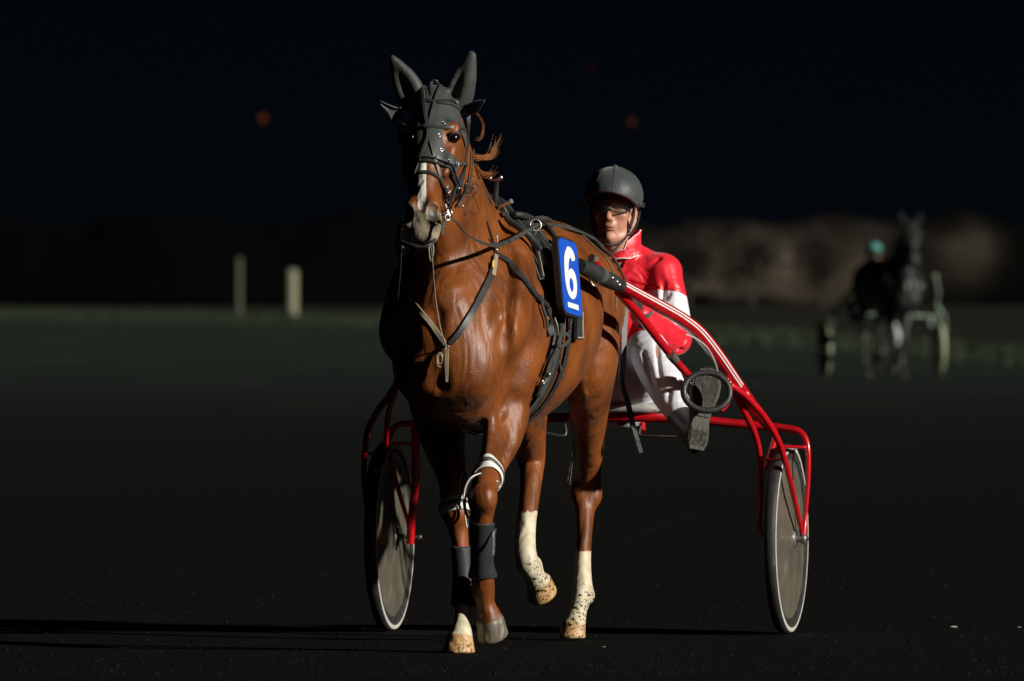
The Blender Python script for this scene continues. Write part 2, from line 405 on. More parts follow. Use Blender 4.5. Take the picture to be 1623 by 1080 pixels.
def smooth_np(V, Q, it, wgt=None, lam=0.5):
    E = np.concatenate([Q[:, [0, 1]], Q[:, [1, 2]], Q[:, [2, 3]], Q[:, [3, 0]]]); E = np.concatenate([E, E[:, ::-1]])
    deg = np.bincount(E[:, 0], minlength=len(V)).astype(float); deg[deg == 0] = 1
    for _ in range(it):
        A = np.stack([np.bincount(E[:, 0], V[E[:, 1], j], minlength=len(V)) for j in range(3)], 1) / deg[:, None]
        V = V + (A - V) * (lam if wgt is None else wgt[:, None] * lam)
    return V
def normals_np(V, Q):
    d1 = V[Q[:, 2]] - V[Q[:, 0]]; d2 = V[Q[:, 3]] - V[Q[:, 1]]; fn = np.cross(d1, d2); N = np.zeros_like(V)
    for j in range(4):
        for c in range(3): N[:, c] += np.bincount(Q[:, j], fn[:, c], minlength=len(V))
    return N / (np.linalg.norm(N, axis=1)[:, None] + 1e-12)
def seg_dist(V, a, b):
    a = np.asarray(a); b = np.asarray(b); T = b - a; t = np.clip(((V - a) @ T) / T.dot(T), 0, 1)
    return np.linalg.norm(V - a - t[:, None] * T, axis=1), t
def shell(name, V, Q, N, mask, off, thick, material, parent=None, sm=6, bulge=None):
    """a fitted garment: the body's faces where mask holds, lifted off by off, with its edge smoothed and given thickness"""
    fm = mask[Q].all(1); q = Q[fm]; used, inv = np.unique(q, return_inverse=True); q = inv.reshape(q.shape)
    v = V[used] + N[used] * (off if np.isscalar(off) else off[used][:, None])
    E = np.concatenate([q[:, [0, 1]], q[:, [1, 2]], q[:, [2, 3]], q[:, [3, 0]]]); Es = np.sort(E, 1)
    u, ix, ct = np.unique(Es, axis=0, return_index=True, return_counts=True); be = u[ct == 1]
    bd = np.concatenate([be, be[:, ::-1]]); deg = np.bincount(bd[:, 0], minlength=len(v)).astype(float); bm_ = deg > 0
    for _ in range(sm):
        A = np.stack([np.bincount(bd[:, 0], v[bd[:, 1], j], minlength=len(v)) for j in range(3)], 1)
        v[bm_] = v[bm_] * 0.5 + 0.5 * A[bm_] / deg[bm_][:, None]
    n = normals_np(v, q); k = len(v); v2 = np.concatenate([v + n * thick, v])
    side = []
    dirE = E[ct[np.unique(Es, axis=0, return_inverse=True)[1].ravel()] == 1]
    side = np.stack([dirE[:, 1], dirE[:, 0], dirE[:, 0] + k, dirE[:, 1] + k], 1)
    f = np.concatenate([q, q[:, ::-1] + k, side])
    return from_np(name, v2, f, material, parent)
def set_attr(o, name, vals):
    a = o.data.attributes.new(name, 'FLOAT', 'POINT'); a.data.foreach_set('value', np.asarray(vals, np.float32))
def bvh_of(V, Q): return BVHTree.FromPolygons([tuple(x) for x in V], [tuple(int(i) for i in q) for q in Q])
CAMP = Vector((0, 0, CAMH))
def hit(bvh, px, py):
    d = (Vector(P(px, py, 43.0)) - CAMP).normalized(); loc, n, i, _ = bvh.ray_cast(CAMP + d * 30, d)
    return (np.array(loc), np.array(n)) if loc is not None else (None, None)
def strap_px(mb, bvh, pix, width, thick=0.004, off=0.003, n=6, mi=0, taper=None, closed=False, smooth_n=True):
    """strap laid over a body along photo pixels; a third number is its own distance (free-hanging)"""
    pl = [np.array([p[0], p[1], p[2] if len(p) > 2 else 0.0]) for p in pix]
    q = catmull(pl, n, closed); pts = []; ns = []; last = None
    for x in q:
        if all(p[2] > 0 for p in pl): pts.append(P(x[0], x[1], x[2])); ns.append(np.array([0.3, -1, 0.1])); continue
        l, nn = hit(bvh, x[0], x[1])
        if l is None:
            if last is None: continue
            l = P(x[0], x[1], last); nn = np.array([0.4, -1, 0.])
        last = l[1]; pts.append(l + nn * off); ns.append(nn)
    pts = np.array(pts); ns = np.array(ns)
    for _ in range(3):   # leather does not follow every bump
        if len(pts) > 2:
            pts[1:-1] = pts[1:-1] * .5 + (pts[:-2] + pts[2:]) * .25; ns[1:-1] = ns[1:-1] * .5 + (ns[:-2] + ns[2:]) * .25
    ribbon(mb, list(pts), list(ns), width, thick, mi, closed, None if taper is None else np.interp(np.linspace(0, 1, len(pts)), np.linspace(0, 1, len(taper)), taper))
    return pts, ns
def loop_on(mb, bvh, c, axis, width, thick, off=0.003, inside=False, smo=3, a0=0, a1=360, steps=48, mi=0, ref=None, rmax=0.8, bulge=0):
    """a band round a limb or the trunk: rays from its axis out to the skin"""
    c = np.asarray(c, float); axis = nrmz(axis)
    h = nrmz(ref) if ref is not None else (np.array([0, 0, 1.0]) if abs(axis[2]) < 0.8 else np.array([0, -1.0, 0]))
    h = nrmz(h - axis * h.dot(axis)); g = np.cross(axis, h); pts = []; ns = []; closed = (a1 - a0) >= 360
    for i in range(steps + (0 if closed else 1)):
        a = R(a0 + (a1 - a0) * i / steps); d = h * math.cos(a) + g * math.sin(a)
        loc, n, _, _ = bvh.ray_cast(Vector(c), Vector(d), rmax) if inside else bvh.ray_cast(Vector(c + d * rmax), Vector(-d), rmax)
        if loc is None: continue
        pts.append(np.array(loc) + d * off); ns.append(d)
    pts = np.array(pts)
    if len(pts) < 3: return
    for _ in range(smo):
        if closed: pts = pts * .5 + (np.roll(pts, 1, 0) + np.roll(pts, -1, 0)) * .25
        else: pts[1:-1] = pts[1:-1] * .5 + (pts[:-2] + pts[2:]) * .25
    pts = pts + np.array(ns) * off
    ribbon(mb, list(pts), ns, width, thick, mi, closed); return pts
# ================================================================== THE HORSE
HY = R(13.6)
LV = np.array([math.cos(HY), -math.sin(HY), 0]); FV = np.array([-math.sin(HY), -math.cos(HY), 0]); UP = np.array([0, 0, 1.0])
def HX(D, z, lat=0.0):      # point on the horse's mid-plane at depth D
    return np.array([-0.182 + (D - 42.75) * 0.242, D, z]) + LV * lat
HRES = 0.0062
HF = Field((-0.56, 41.60, -0.02), (0.56, 44.85, 2.17), HRES)
# trunk
HF.loft([(HX(42.50, 1.14), .13, .20), (HX(42.68, 1.15), .205, .31), (HX(42.90, 1.165), .225, .365), (HX(43.15, 1.155), .255, .375),
         (HX(43.42, 1.155), .292, .37), (HX(43.68, 1.19), .29, .325), (HX(43.90, 1.25), .235, .27), (HX(44.20, 1.27), .18, .235), (HX(44.40, 1.27), .12, .18)], LV, k=.045, endcap=.8)
HF.loft([(HX(42.52, .98), .14, .10), (HX(42.64, .92), .15, .11), (HX(42.85, .90), .15, .10)], LV, k=.06)
# croup and haunches
for s in (1, -1):
    HF.loft([(HX(43.86, 1.34, .145 * s), .070, .09), (HX(44.03, 1.27, .15 * s), .115, .17), (HX(44.22, 1.23, .135 * s), .112, .19), (HX(44.36, 1.2, .12 * s), .09, .18)], LV, k=.06)
HF.loft([(HX(43.85, 1.435), .11, .07), (HX(44.05, 1.435), .125, .085), (HX(44.3, 1.41), .09, .08)], LV, k=.07)
# withers and neck
HF.loft([(HX(42.75, 1.47), .05, .07), (HX(43.0, 1.495), .05, .055), (HX(43.3, 1.47), .07, .05)], LV, k=.08)
NK = [(P(690, 172, 42.34), .062, .085), (P(696, 215, 42.42), .074, .125), (P(702, 270, 42.52), .083, .160), (P(707, 330, 42.62), .098, .190), (P(716, 400, 42.74), .125, .235), (P(727, 470, 42.82), .165, .285), (P(738, 530, 42.88), .19, .28)]
HF.loft(NK, LV, k=.05)
HF.loft([(P(700, 165, 42.42), .035, .05), (P(722, 225, 42.60), .035, .07), (P(745, 300, 42.80), .045, .08), (P(772, 362, 42.98), .06, .08)], LV, k=.07)     # crest
# breast, pectorals, shoulders
for s in (1, -1):
    HF.ell(HX(42.55, 1.03, .095 * s), (.10, .11, .135), [LV, FV, UP], k=.06)
    HF.loft([(HX(42.98, 1.42, .15 * s), .05, .10), (HX(42.78, 1.27, .195 * s), .065, .135), (HX(42.60, 1.13, .195 * s), .065, .11)], LV, k=.06)
    HF.loft([(HX(43.02, 1.22, .20 * s), .055, .10), (HX(42.90, 1.05, .20 * s), .07, .125), (HX(42.84, .94, .175 * s), .06, .09)], LV, k=.045)
HF.ell(HX(42.50, 1.17), (.10, .08, .13), [LV, FV, UP], k=.05)
HF.loft([(HX(42.40, 1.20), .014, .012), (HX(42.37, 1.08), .018, .02), (HX(42.42, .95), .016, .02)], LV, k=.05, op='cut')
# head
HP0, HP1 = P(689, 158, 42.22), P(667, 374, 41.90)
HA = nrmz(HP1 - HP0); HS0 = np.array([math.cos(R(15)), -math.sin(R(15)), 0.03]); HSd = nrmz(HS0 - HA * HS0.dot(HA)); HN = np.cross(HA, HSd)
if HN[1] > 0: HN = -HN
HLEN = np.linalg.norm(HP1 - HP0)
def HD(t, n, s): return HP0 + HA * t * 1.07 + HN * n + HSd * s * 1.14      # t down the face, n out of it, s to the horse's left
def hsec(t, top, bot, hw): return (HD(t, (top + bot) / 2, 0), hw * 1.14, (top - bot) / 2)
HF.loft([hsec(-.015, .045, -.10, .058), hsec(.06, .066, -.14, .074), hsec(.12, .075, -.17, .086), hsec(.17, .073, -.19, .085), hsec(.23, .064, -.205, .073),
         hsec(.29, .056, -.185, .062), hsec(.35, .048, -.145, .054), hsec(.41, .043, -.11, .050), hsec(.46, .040, -.09, .052), hsec(.505, .032, -.078, .054), hsec(.535, .014, -.07, .046)], HSd, k=.03, endcap=.55)
for s in (1, -1):
    HF.loft([(HD(.10, -.06, .055 * s), .028, .055), (HD(.17, -.085, .066 * s), .026, .08), (HD(.25, -.11, .058 * s), .024, .075), (HD(.31, -.10, .045 * s), .016, .045)], HSd, k=.03)   # cheek
    HF.ell(HD(.142, .028, .072 * s), (.028, .020, .034), [HSd, HN, HA], k=.02)          # brow over the eye
    HF.loft([(HD(.21, .010, .072 * s), .014, .016), (HD(.27, .002, .064 * s), .012, .014), (HD(.33, -.004, .054 * s), .008, .01)], HSd, k=.035)     # facial crest
    HF.ell(HD(.175, .040, .086 * s), (.020, .020, .028), [HSd, HN, HA], k=.012, op='cut')        # eye socket
    HF.ell(HD(.150, .036, .078 * s), (.018, .010, .026), [HSd, HN, HA], k=.012)
    HF.ell(HD(.37, -.02, .056 * s), (.018, .04, .06), [HSd, HN, HA], k=.03, op='cut')
    HF.loft([(HD(.42, .026, .028 * s), .018, .018), (HD(.46, .026, .036 * s), .027, .028), (HD(.495, .008, .040 * s), .024, .030)], HSd, k=.016)   # nostril wing
    HF.ell(HD(.478, .040, .044 * s), (.025, .036, .034), [nrmz(HSd * s + HN * .4), nrmz(HN - HSd * s * .4), HA], k=.007, op='cut')
    HF.loft([(HD(.10, .075, .05 * s), .012, .02), (HD(.05, .07, .055 * s), .01, .02)], HSd, k=.02, op='cut')
HF.ell(HD(.525, -.018, 0), (.044, .044, .028), [HSd, HN, HA], k=.022)      # upper lip
HF.loft([(HD(.46, -.085, 0), .030, .022), (HD(.50, -.075, 0), .034, .022), (HD(.535, -.058, 0), .028, .018)], HSd, k=.014)      # chin
HF.loft([(HD(.49, -.055, .05), .01, .004), (HD(.535, -.046, .03), .02, .004), (HD(.55, -.042, 0), .02, .004), (HD(.535, -.046, -.03), .02, .004), (HD(.49, -.055, -.05), .01, .004)], HN, k=.006, op='cut')   # mouth line
# ears
EARL = [(P(660, 168, 42.26), .030, .026), (P(652, 150, 42.25), .046, .030), (P(641, 127, 42.24), .041, .024), (P(632, 110, 42.23), .026, .016), (P(622, 93, 42.22), .009, .007)]
EARR = [(P(723, 172, 42.24), .028, .026), (P(727, 152, 42.22), .046, .028), (P(735, 126, 42.20), .039, .022), (P(742, 106, 42.19), .025, .015), (P(748, 86, 42.18), .010, .007)]
HF.loft(EARL, nrmz([.9, -.35, .3]), k=.015); HF.loft(EARR, nrmz([.9, .1, 0]), k=.015)
HF.loft([(e[0] + np.array([-.014, -.026, 0.004]), e[1] * .55, e[2] * .8) for e in EARL[1:]], nrmz([.9, -.35, .3]), k=.012, op='cut')
HF.loft([(e[0] + np.array([-.016, -.022, 0.002]), e[1] * .42, e[2] * .8) for e in EARR[1:]], nrmz([.9, .1, 0]), k=.012, op='cut')

# ---- legs: fore
LF = [(P(808, 600, 42.86), .075, .11), (P(804, 650, 42.82), .080, .100), (P(797, 690, 42.76), .068, .085), (P(781, 735, 42.62), .050, .060), (P(770, 768, 42.46), .046, .050), (P(765, 790, 42.40), .050, .047),
      (P(764, 815, 42.41), .042, .040), (P(763, 850, 42.46), .031, .036), (P(764, 895, 42.53), .032, .038), (P(765, 922, 42.58), .041, .044), (P(766, 937, 42.60), .041, .042), (P(770, 958, 42.61), .033, .033), (P(776, 978, 42.62), .043, .042)]
HF.loft(LF, LV, k=.025)
RF = [(P(684, 600, 42.98), .098, .12), (P(694, 650, 42.95), .096, .11), (P(703, 700, 42.88), .078, .090), (P(715, 750, 42.78), .054, .062), (P(718, 790, 42.72), .044, .046), (P(722, 815, 42.70), .044, .043),
      (P(726, 840, 42.70), .036, .036), (P(731, 870, 42.70), .028, .034), (P(735, 920, 42.70), .029, .035), (P(736, 948, 42.69), .037, .042), (P(735, 965, 42.67), .033, .037), (P(733, 987, 42.64), .029, .032), (P(731, 1004, 42.61), .040, .042)]
HF.loft(RF, LV, k=.025)
# hind
LH = [(P(938, 485, 44.10), .085, .14), (P(940, 540, 43.98), .095, .16), (P(936, 600, 43.98), .088, .135), (P(934, 650, 44.08), .072, .10), (P(934, 700, 44.20), .055, .072), (P(932, 745, 44.32), .050, .062), (P(930, 775, 44.36), .048, .058), (P(927, 800, 44.33), .040, .046),
      (P(926, 840, 44.28), .030, .038), (P(924, 890, 44.23), .029, .037), (P(923, 930, 44.19), .036, .042), (P(921, 950, 44.17), .034, .038), (P(917, 968, 44.12), .031, .034), (P(912, 985, 44.08), .038, .038)]
HF.loft(LH, LV, k=.03)
RH = [(P(835, 560, 43.98), .085, .15), (P(835, 620, 43.78), .08, .12), (P(838, 670, 43.82), .066, .085), (P(839, 700, 43.93), .060, .072), (P(841, 725, 43.98), .054, .060), (P(843, 745, 43.95), .043, .046), (P(839, 790, 43.88), .037, .040), (P(834, 830, 43.82), .036, .040),
      (P(832, 870, 43.77), .040, .043), (P(836, 893, 43.76), .042, .043), (P(844, 908, 43.80), .037, .037), (P(850, 920, 43.83), .041, .040)]
HF.loft(RH, LV, k=.03)
# joints: bony detail
for c, r in ((P(765, 788, 42.37), (.046, .04, .048)), (P(722, 812, 42.67), (.042, .036, .045)), (P(768, 938, 42.66), (.030, .03, .034)), (P(738, 962, 42.74), (.027, .03, .03))):
    HF.ell(c, r, [LV, FV, UP], k=.03)
for c, r in ((P(930, 748, 44.42), (.026, .035, .05)), (P(942, 785, 44.33), (.026, .034, .034)), (P(917, 785, 44.33), (.024, .034, .034)), (P(845, 712, 44.03), (.026, .035, .045)), (P(931, 945, 44.22), (.026, .03, .03)), (P(845, 893, 43.83), (.03, .03, .03))):
    HF.ell(c, r, [LV, FV, UP], k=.035)
# tendon grooves, muscle lines
HF.loft([(P(790, 640, 42.70), .006, .01), (P(783, 690, 42.66), .008, .012), (P(776, 735, 42.54), .005, .01)], LV, k=.03, op='cut')
HF.loft([(P(822, 640, 42.72), .006, .012), (P(812, 690, 42.68), .008, .012), (P(795, 735, 42.6), .005, .01)], LV, k=.03, op='cut')
HF.loft([(P(782, 640, 42.68), .02, .03), (P(778, 690, 42.64), .02, .03), (P(772, 735, 42.5), .014, .02)], LV, k=.03)
# jugular groove, shoulder line, elbow crease
HF.loft([(P(742, 300, 42.43), .010, .008), (P(752, 380, 42.44), .012, .010), (P(765, 450, 42.46), .014, .012)], LV, k=.05, op='cut')
HF.loft([(P(815, 400, 42.74), .012, .012), (P(806, 470, 42.56), .014, .014), (P(800, 540, 42.48), .014, .014)], LV, k=.05, op='cut')
HF.loft([(P(862, 480, 42.96), .012, .016), (P(858, 550, 42.92), .014, .02), (P(848, 640, 42.86), .012, .02)], LV, k=.04, op='cut')
HF.loft([(P(962, 430, 43.86), .014, .02), (P(963, 500, 43.80), .02, .03), (P(948, 580, 43.74), .02, .03), (P(925, 630, 43.72), .02, .03)], LV, k=.05, op='cut')
# hooves: truncated cones
def hoof(pt, top, bot, r0, r1, tilt, k=.008):
    ax = nrmz(np.asarray(bot) - np.asarray(top)); L = np.linalg.norm(np.asarray(bot) - np.asarray(top))
    HF.loft([(top, r0, r0), ((np.asarray(top) + np.asarray(bot)) / 2, (r0 + r1) / 2, (r0 + r1) / 2), (np.asarray(bot) + ax * .0, r1, r1 * 1.05), (np.asarray(bot) + ax * .03, r1 * 1.02, r1 * 1.05)], LV, k=k, sub=3, endcap=.5)
    HF.plane_cut(bot, tilt, radius=.11)
HOOFS = {}
hoof('lf', P(777, 984, 42.62), P(781, 1010, 42.64), .050, .058, nrmz([.20, .42, -.9]))
hoof('rf', P(729, 1012, 42.60), P(727, 1035.5, 42.585), .047, .060, nrmz([0, 0, -1]))
hoof('lh', P(909, 991, 44.07), P(907, 1012.5, 44.06), .044, .050, nrmz([0, 0, -1]))
hoof('rh', P(853, 922, 43.85), P(860, 944, 43.88), .049, .058, nrmz([.30, .55, -.78]))
HV, HQ = HF.mesh(2); del HF
HNm = normals_np(HV, HQ)
# keep head and feet crisp, let the trunk flow
hd_t = (HV - HP0) @ HA / 1.07; hd_n = (HV - HP0) @ HN; hd_s = (HV - HP0) @ HSd / 1.14
headmask = (HV[:, 1] < 42.5) & (HV[:, 2] > 1.42) & (hd_n > -.24)
wb = np.clip((HV[:, 2] - 0.75) / .15, 0, 1) * np.where(headmask, 0.04, 1.0)
HV = smooth_np(HV, HQ, 10, wb); HNm = normals_np(HV, HQ)
print('horse mesh', len(HV), round(time.time() - T0, 1))
horse = from_np('horse', HV, HQ, M['horse'])
tag(horse, 'chestnut trotting horse with white socks and a narrow white blaze, pulling the red sulky', 'horse')
# ---- coat pattern (the animal's own colours)
def pxof(V): return (V[:, 0] / V[:, 1] * FPX + W_ / 2, HORI - (V[:, 2] - CAMH) / V[:, 1] * FPX)
ppx, ppy = pxof(HV); D_ = HV[:, 1]; z_ = HV[:, 2]
def sm(x, a, b): t = np.clip((x - a) / (b - a), 0, 1); return t * t * (3 - 2 * t)
low = z_ < .62
def near(L): return np.min([seg_dist(HV, L[i][0], L[i + 1][0])[0] for i in range(len(L) - 1)], 0)
dl = np.stack([near(LF + [(P(781, 1010, 42.64),)]), near(RF + [(P(727, 1035, 42.585),)]), near(LH), near(RH)]); wl = dl.argmin(0)
leg_lf = low & (wl == 0); leg_rf = low & (wl == 1)
leg_lh = low & (wl == 2); leg_rh = low & (wl == 3)
white = np.zeros(len(HV)); hoofm = np.zeros(len(HV)); grey = np.zeros(len(HV)); speck = np.zeros(len(HV)); dark = np.zeros(len(HV)); black = np.zeros(len(HV))
white = np.where(leg_rf, sm(ppy, 952, 962), white)
white = np.where(leg_lh, sm(ppy, 868, 880) - 0 * z_, white)
white = np.where(leg_rh, sm(ppy, 800, 822) + .12 * np.sin(ppx * .55) * (ppy < 830), white)
def hmask(top, bot, leg):
    top = np.asarray(top); bot = np.asarray(bot); ax = nrmz(bot - top); return leg * sm((HV - top) @ ax, -.004, .004)
hoofm = np.maximum(hoofm, hmask(P(729, 1009, 42.60), P(727, 1036, 42.585), leg_rf * 1.0))
hoofm = np.maximum(hoofm, hmask(P(909, 989, 44.07), P(907, 1012, 44.06), leg_lh * 1.0))
hoofm = np.maximum(hoofm, hmask(P(852, 921, 43.85), P(860, 942, 43.88), leg_rh * 1.0))
grey = hmask(P(775, 980, 42.61), P(782, 1008, 42.64), leg_lf * 1.0)
speck = np.where(leg_lh, sm(ppy, 915, 945), 0) + np.where(leg_rh, sm(ppy, 870, 905), 0) + np.where(leg_rf, .8 * sm(ppy, 1008, 1020), 0)
kn = lambda c, r: np.exp(-(np.linalg.norm(HV - c, axis=1) / r) ** 2)
dark = np.clip(kn(P(765, 790, 42.4), .06) * .8 + kn(P(722, 815, 42.7), .06) * .8 + kn(P(930, 770, 44.3), .08) * .6, 0, 1)
belly = sm(-z_, -1.0, -.86) * (D_ > 43.0) * (D_ < 44.0) * (np.abs((HV - HX(43.5, 0)) @ LV) < .4) * (z_ > .78)
# head marks
tt, nn_, ss_ = hd_t, hd_n, hd_s
bl = headmask * (nn_ > 0.0) * (1 - sm(np.abs(ss_ + .004 + .012 * np.sin(tt * 9)), .010 + .010 * sm(-tt, -.40, -.2), .016 + .010 * sm(-tt, -.40, -.2))) * sm(tt, .17, .20) * (1 - sm(tt, .45, .48))
white = np.maximum(white, bl)
muz = headmask * sm(tt + .25 * np.maximum(-nn_, 0), .425, .48)
nos = np.zeros(len(HV))
for s in (1, -1): nos = np.maximum(nos, np.exp(-(np.linalg.norm(HV - HD(.480, .016, .040 * s), axis=1) / .026) ** 4) * .92)
eyeb = np.zeros(len(HV))
for s in (1, -1): eyeb = np.maximum(eyeb, np.exp(-(np.linalg.norm(HV - HD(.176, .024, .082 * s), axis=1) / .023) ** 4) * .5)
for nme, val in (('white', white), ('hoof', hoofm), ('greyhoof', grey), ('speck', speck), ('darkpoint', dark), ('belly', belly), ('muzzle', muz * (1 - bl)), ('black', np.clip(headmask * (nos + eyeb), 0, 1)),
                 ('blaze', bl), ('veins', np.clip(headmask * (tt > .15) * .8 + (z_ < 1.15) * (z_ > .55) * 1.0 + .5 * (D_ < 43.2) * (z_ < 1.4), 0, 1) * (1 - hoofm)), ('sockdark', np.where((wl == 0) & (z_ > .42) & (z_ < .70), 1., 0))):
    set_attr(horse, nme, val)
HB = bvh_of(HV, HQ)
# eyes
M['lid'] = mat('eyelid_skin', (.06, .03, .015), .5, bump=.3)
for s, nm in ((1, 'l'), (-1, 'r')):
    mb = MB(); ball(mb, HD(.176, .024, .0790 * s), .0195, seg=20); e = mb.build('eye', M['eye']); put(e, horse)
    for up, rr in ((-1, .0045),):
        mb = MB(); c0 = HD(.176, .024, .0790 * s); of = nrmz(HSd * s * .75 + HN * .65); al = nrmz(np.cross(of, HA)); al = al if al.dot(HN) > 0 else -al
        tube(mb, [c0 + al * .0205 * math.cos(a) + HA * up * .0135 * math.sin(a) + of * (.004 + .0155 * math.sin(a) ** .7) for a in np.linspace(.02, math.pi - .02, 9)], [rr * .5] + [rr] * 7 + [rr * .5], seg=8)
        put(mb.build('eyelid', M['lid']), horse)
# mane wisps, forelock, tail
def hairs(mb, paths, nper, r, spread, seed=1):
    rg = np.random.default_rng(seed)
    for pth in paths:
        for k in range(nper):
            o0 = rg.normal(0, spread * .35, 3); o1 = rg.normal(0, spread, 3); m = len(pth)
            L = rg.uniform(.7, 1.0); pp = []
            for i, p in enumerate(pth):
                t = i / (m - 1); pp.append(np.asarray(p) + o0 * (1 - t) + o1 * t ** 1.3)
            q = catmull(pp, 5); q = q[:max(3, int(len(q) * L))]
            tube(mb, q[::2] if len(q) > 8 else q, [r * (1 - .75 * i / len(q[::2] if len(q) > 8 else q)) for i in range(len(q[::2] if len(q) > 8 else q))], seg=4, n=1, smooth=False)
mb = MB()
hairs(mb, [[P(744, 178, 42.3), P(756, 180, 42.35), P(766, 195, 42.4), P(764, 218, 42.42), P(752, 224, 42.4)]], 16, .0008, .005, 2)
hairs(mb, [[P(752, 250, 42.62), P(768, 250, 42.66), P(780, 243, 42.7), P(793, 215, 42.72)]], 90, .0008, .012, 3)
hairs(mb, [[P(752, 262, 42.66), P(762, 274, 42.7), P(776, 278, 42.72), P(784, 270, 42.72)]], 40, .0008, .011, 4)
hairs(mb, [[P(740, 300, 42.72), P(752, 308, 42.74), P(764, 308, 42.75)]], 26, .0008, .009, 5)
for i in range(26):      # the mane lies on the far side of the crest
    t = i / 25; base = P(704 + 66 * t, 158 + 195 * t, 42.44 + .56 * t) - LV * .02
    hairs(mb, [[base + UP * .02, base - LV * .05 - UP * .02, base - LV * .085 - UP * .10, base - LV * .085 - UP * .2]], 16, .0018, .016, 20 + i)
put(mb.build('mane', M['hair']), horse)
mb = MB()
hairs(mb, [[HX(44.42, 1.42), HX(44.62, 1.36), HX(44.68, 1.1), HX(44.66, .75), HX(44.6, .5)]], 150, .0025, .035, 9)
put(mb.build('tail', M['tailhair']), horse)
# ================================================================== TACK (rests on the horse: things of their own)
# ---- hood and bridle
bridle = empty('bridle', tuple(HD(.1, .08, 0)))
tag(bridle, 'black leather bridle with blinker cups and a steel bit on the horse\'s head', 'bridle')
hood = empty('ear_hood', tuple(HD(.02, .05, 0)))
tag(hood, 'grey cloth hood covering the horse\'s ears and forehead with round eye openings', 'hood')
t_, n_, s_ = hd_t, hd_n, hd_s
eyehole = np.zeros(len(HV), bool)
for s in (1, -1):
    eyehole |= (((t_ - .185) / .056) ** 2 + ((s_ * s - .094) / .046) ** 2 + ((n_ - .03) / .10) ** 2 < 1)
hm = (HV[:, 2] > 1.5) & (D_ < 42.55) & (t_ < .272 + .10 * np.abs(s_)) & (n_ > -.085 + .2 * np.maximum(0, t_ - .1)) & ~eyehole
hs = shell('hood_cloth', HV, HQ, HNm, hm, .004, .003, M['hood'], None, sm=14); put(hs, hood)
for s in (1, -1):
    for (t, q) in ((.135, .050), (.185, .040), (.232, .046), (.262, .070)):
        mb = MB(); l, n = None, None
        o = HD(t, .2, q * s); loc, n, _, _ = HB.ray_cast(Vector(o), Vector(-HN))
        if loc is None: continue
        c = np.array(loc) + np.array(n) * .008; nn = np.array(n)
        ring(mb, c, .0052, .0018, nn, 14); ball(mb, c - nn * .001, .0042, seg=8, mi=1)
        put(mb.build('grommet', [M['chrome'], M['pad']]), hood)
HVm, HNv = HB, None
# hood surface for straps to lie on
hv = np.array([v.co[:] for v in hs.data.vertices]); hq = [tuple(p.vertices) for p in hs.data.polygons]
hoodb = BVHTree.FromPolygons([tuple(x) for x in hv], hq)
class TwoBVH:
    def __init__(s, *b): s.b = b
    def ray_cast(s, o, d, m=1e4):
        best = (None, None, None, None); bd = 1e9
        for x in s.b:
            r_ = x.ray_cast(o, d, m)
            if r_[0] is not None and r_[3] < bd: bd = r_[3]; best = r_
        return best
HHB = TwoBVH(HB, hoodb)
def strap(name, pix, width, mk='leather', parent=bridle, bvh=HHB, thick=.0035, off=.003, **k):
    mb = MB(); strap_px(mb, bvh, pix, width, thick, off, **k); return put(mb.build(name, M[mk]), parent)
strap('crown_strap', [(671, 135), (672, 160), (675, 185), (679, 208), (676, 225), (666, 250), (656, 282)], .012, 'leather2')
strap('crown_strap', [(700, 132), (693, 150), (686, 175), (680, 205), (685, 235), (694, 270), (701, 298)], .012, 'leather2')
mb = MB()
strap_px(mb, HHB, [(672, 200), (680, 203), (688, 200)], .014, .003, .007); put(mb.build('cross_keeper', M['leather']), bridle)
strap('browband', [(640, 172), (652, 165), (672, 160), (692, 163), (715, 166), (734, 176)], .012)
strap('browband', [(692, 163), (710, 160), (726, 164), (738, 180)], .010, off=.006)
strap('brow_cord', [(624, 200), (630, 182), (642, 172), (660, 166)], .010)
# nosebands go right round the nose
def headloop(name, t, width, mk, t2=0.0, off=.003, thick=.004, a0=0, a1=360, par=None):
    c = HD(t, -.045, 0); mb = MB(); loop_on(mb, HB, c, nrmz(HA + HN * t2), width, thick, off, ref=HN, rmax=.28, a0=a0, a1=a1, steps=44)
    return put(mb.build(name, M[mk]), par or bridle)
headloop('noseband', .285, .020, 'leather', .10)
headloop('noseband', .335, .013, 'leather', .18)
headloop('noseband', .278, .011, 'leather2', .12, off=.006)
headloop('throat_lash', .10, .012, 'leather', -.55, off=.004)
strap('noseband_strap', [(690, 250), (706, 256), (722, 260), (737, 258)], .012, 'leather2', off=.008)
mb = MB()
for (px, py) in ((711, 257), (719, 259)):
    l, n = hit(HHB, px, py); A = nrmz(np.cross(n, HA))
    tube(mb, [l + n * .012 + HA * .010, l + n * .015 + HA * .010 + A * .010, l + n * .015 - HA * .010 + A * .010, l + n * .012 - HA * .010], .0015, seg=6, n=1, smooth=False, closed=True)
put(mb.build('buckle', M['chrome']), bridle)
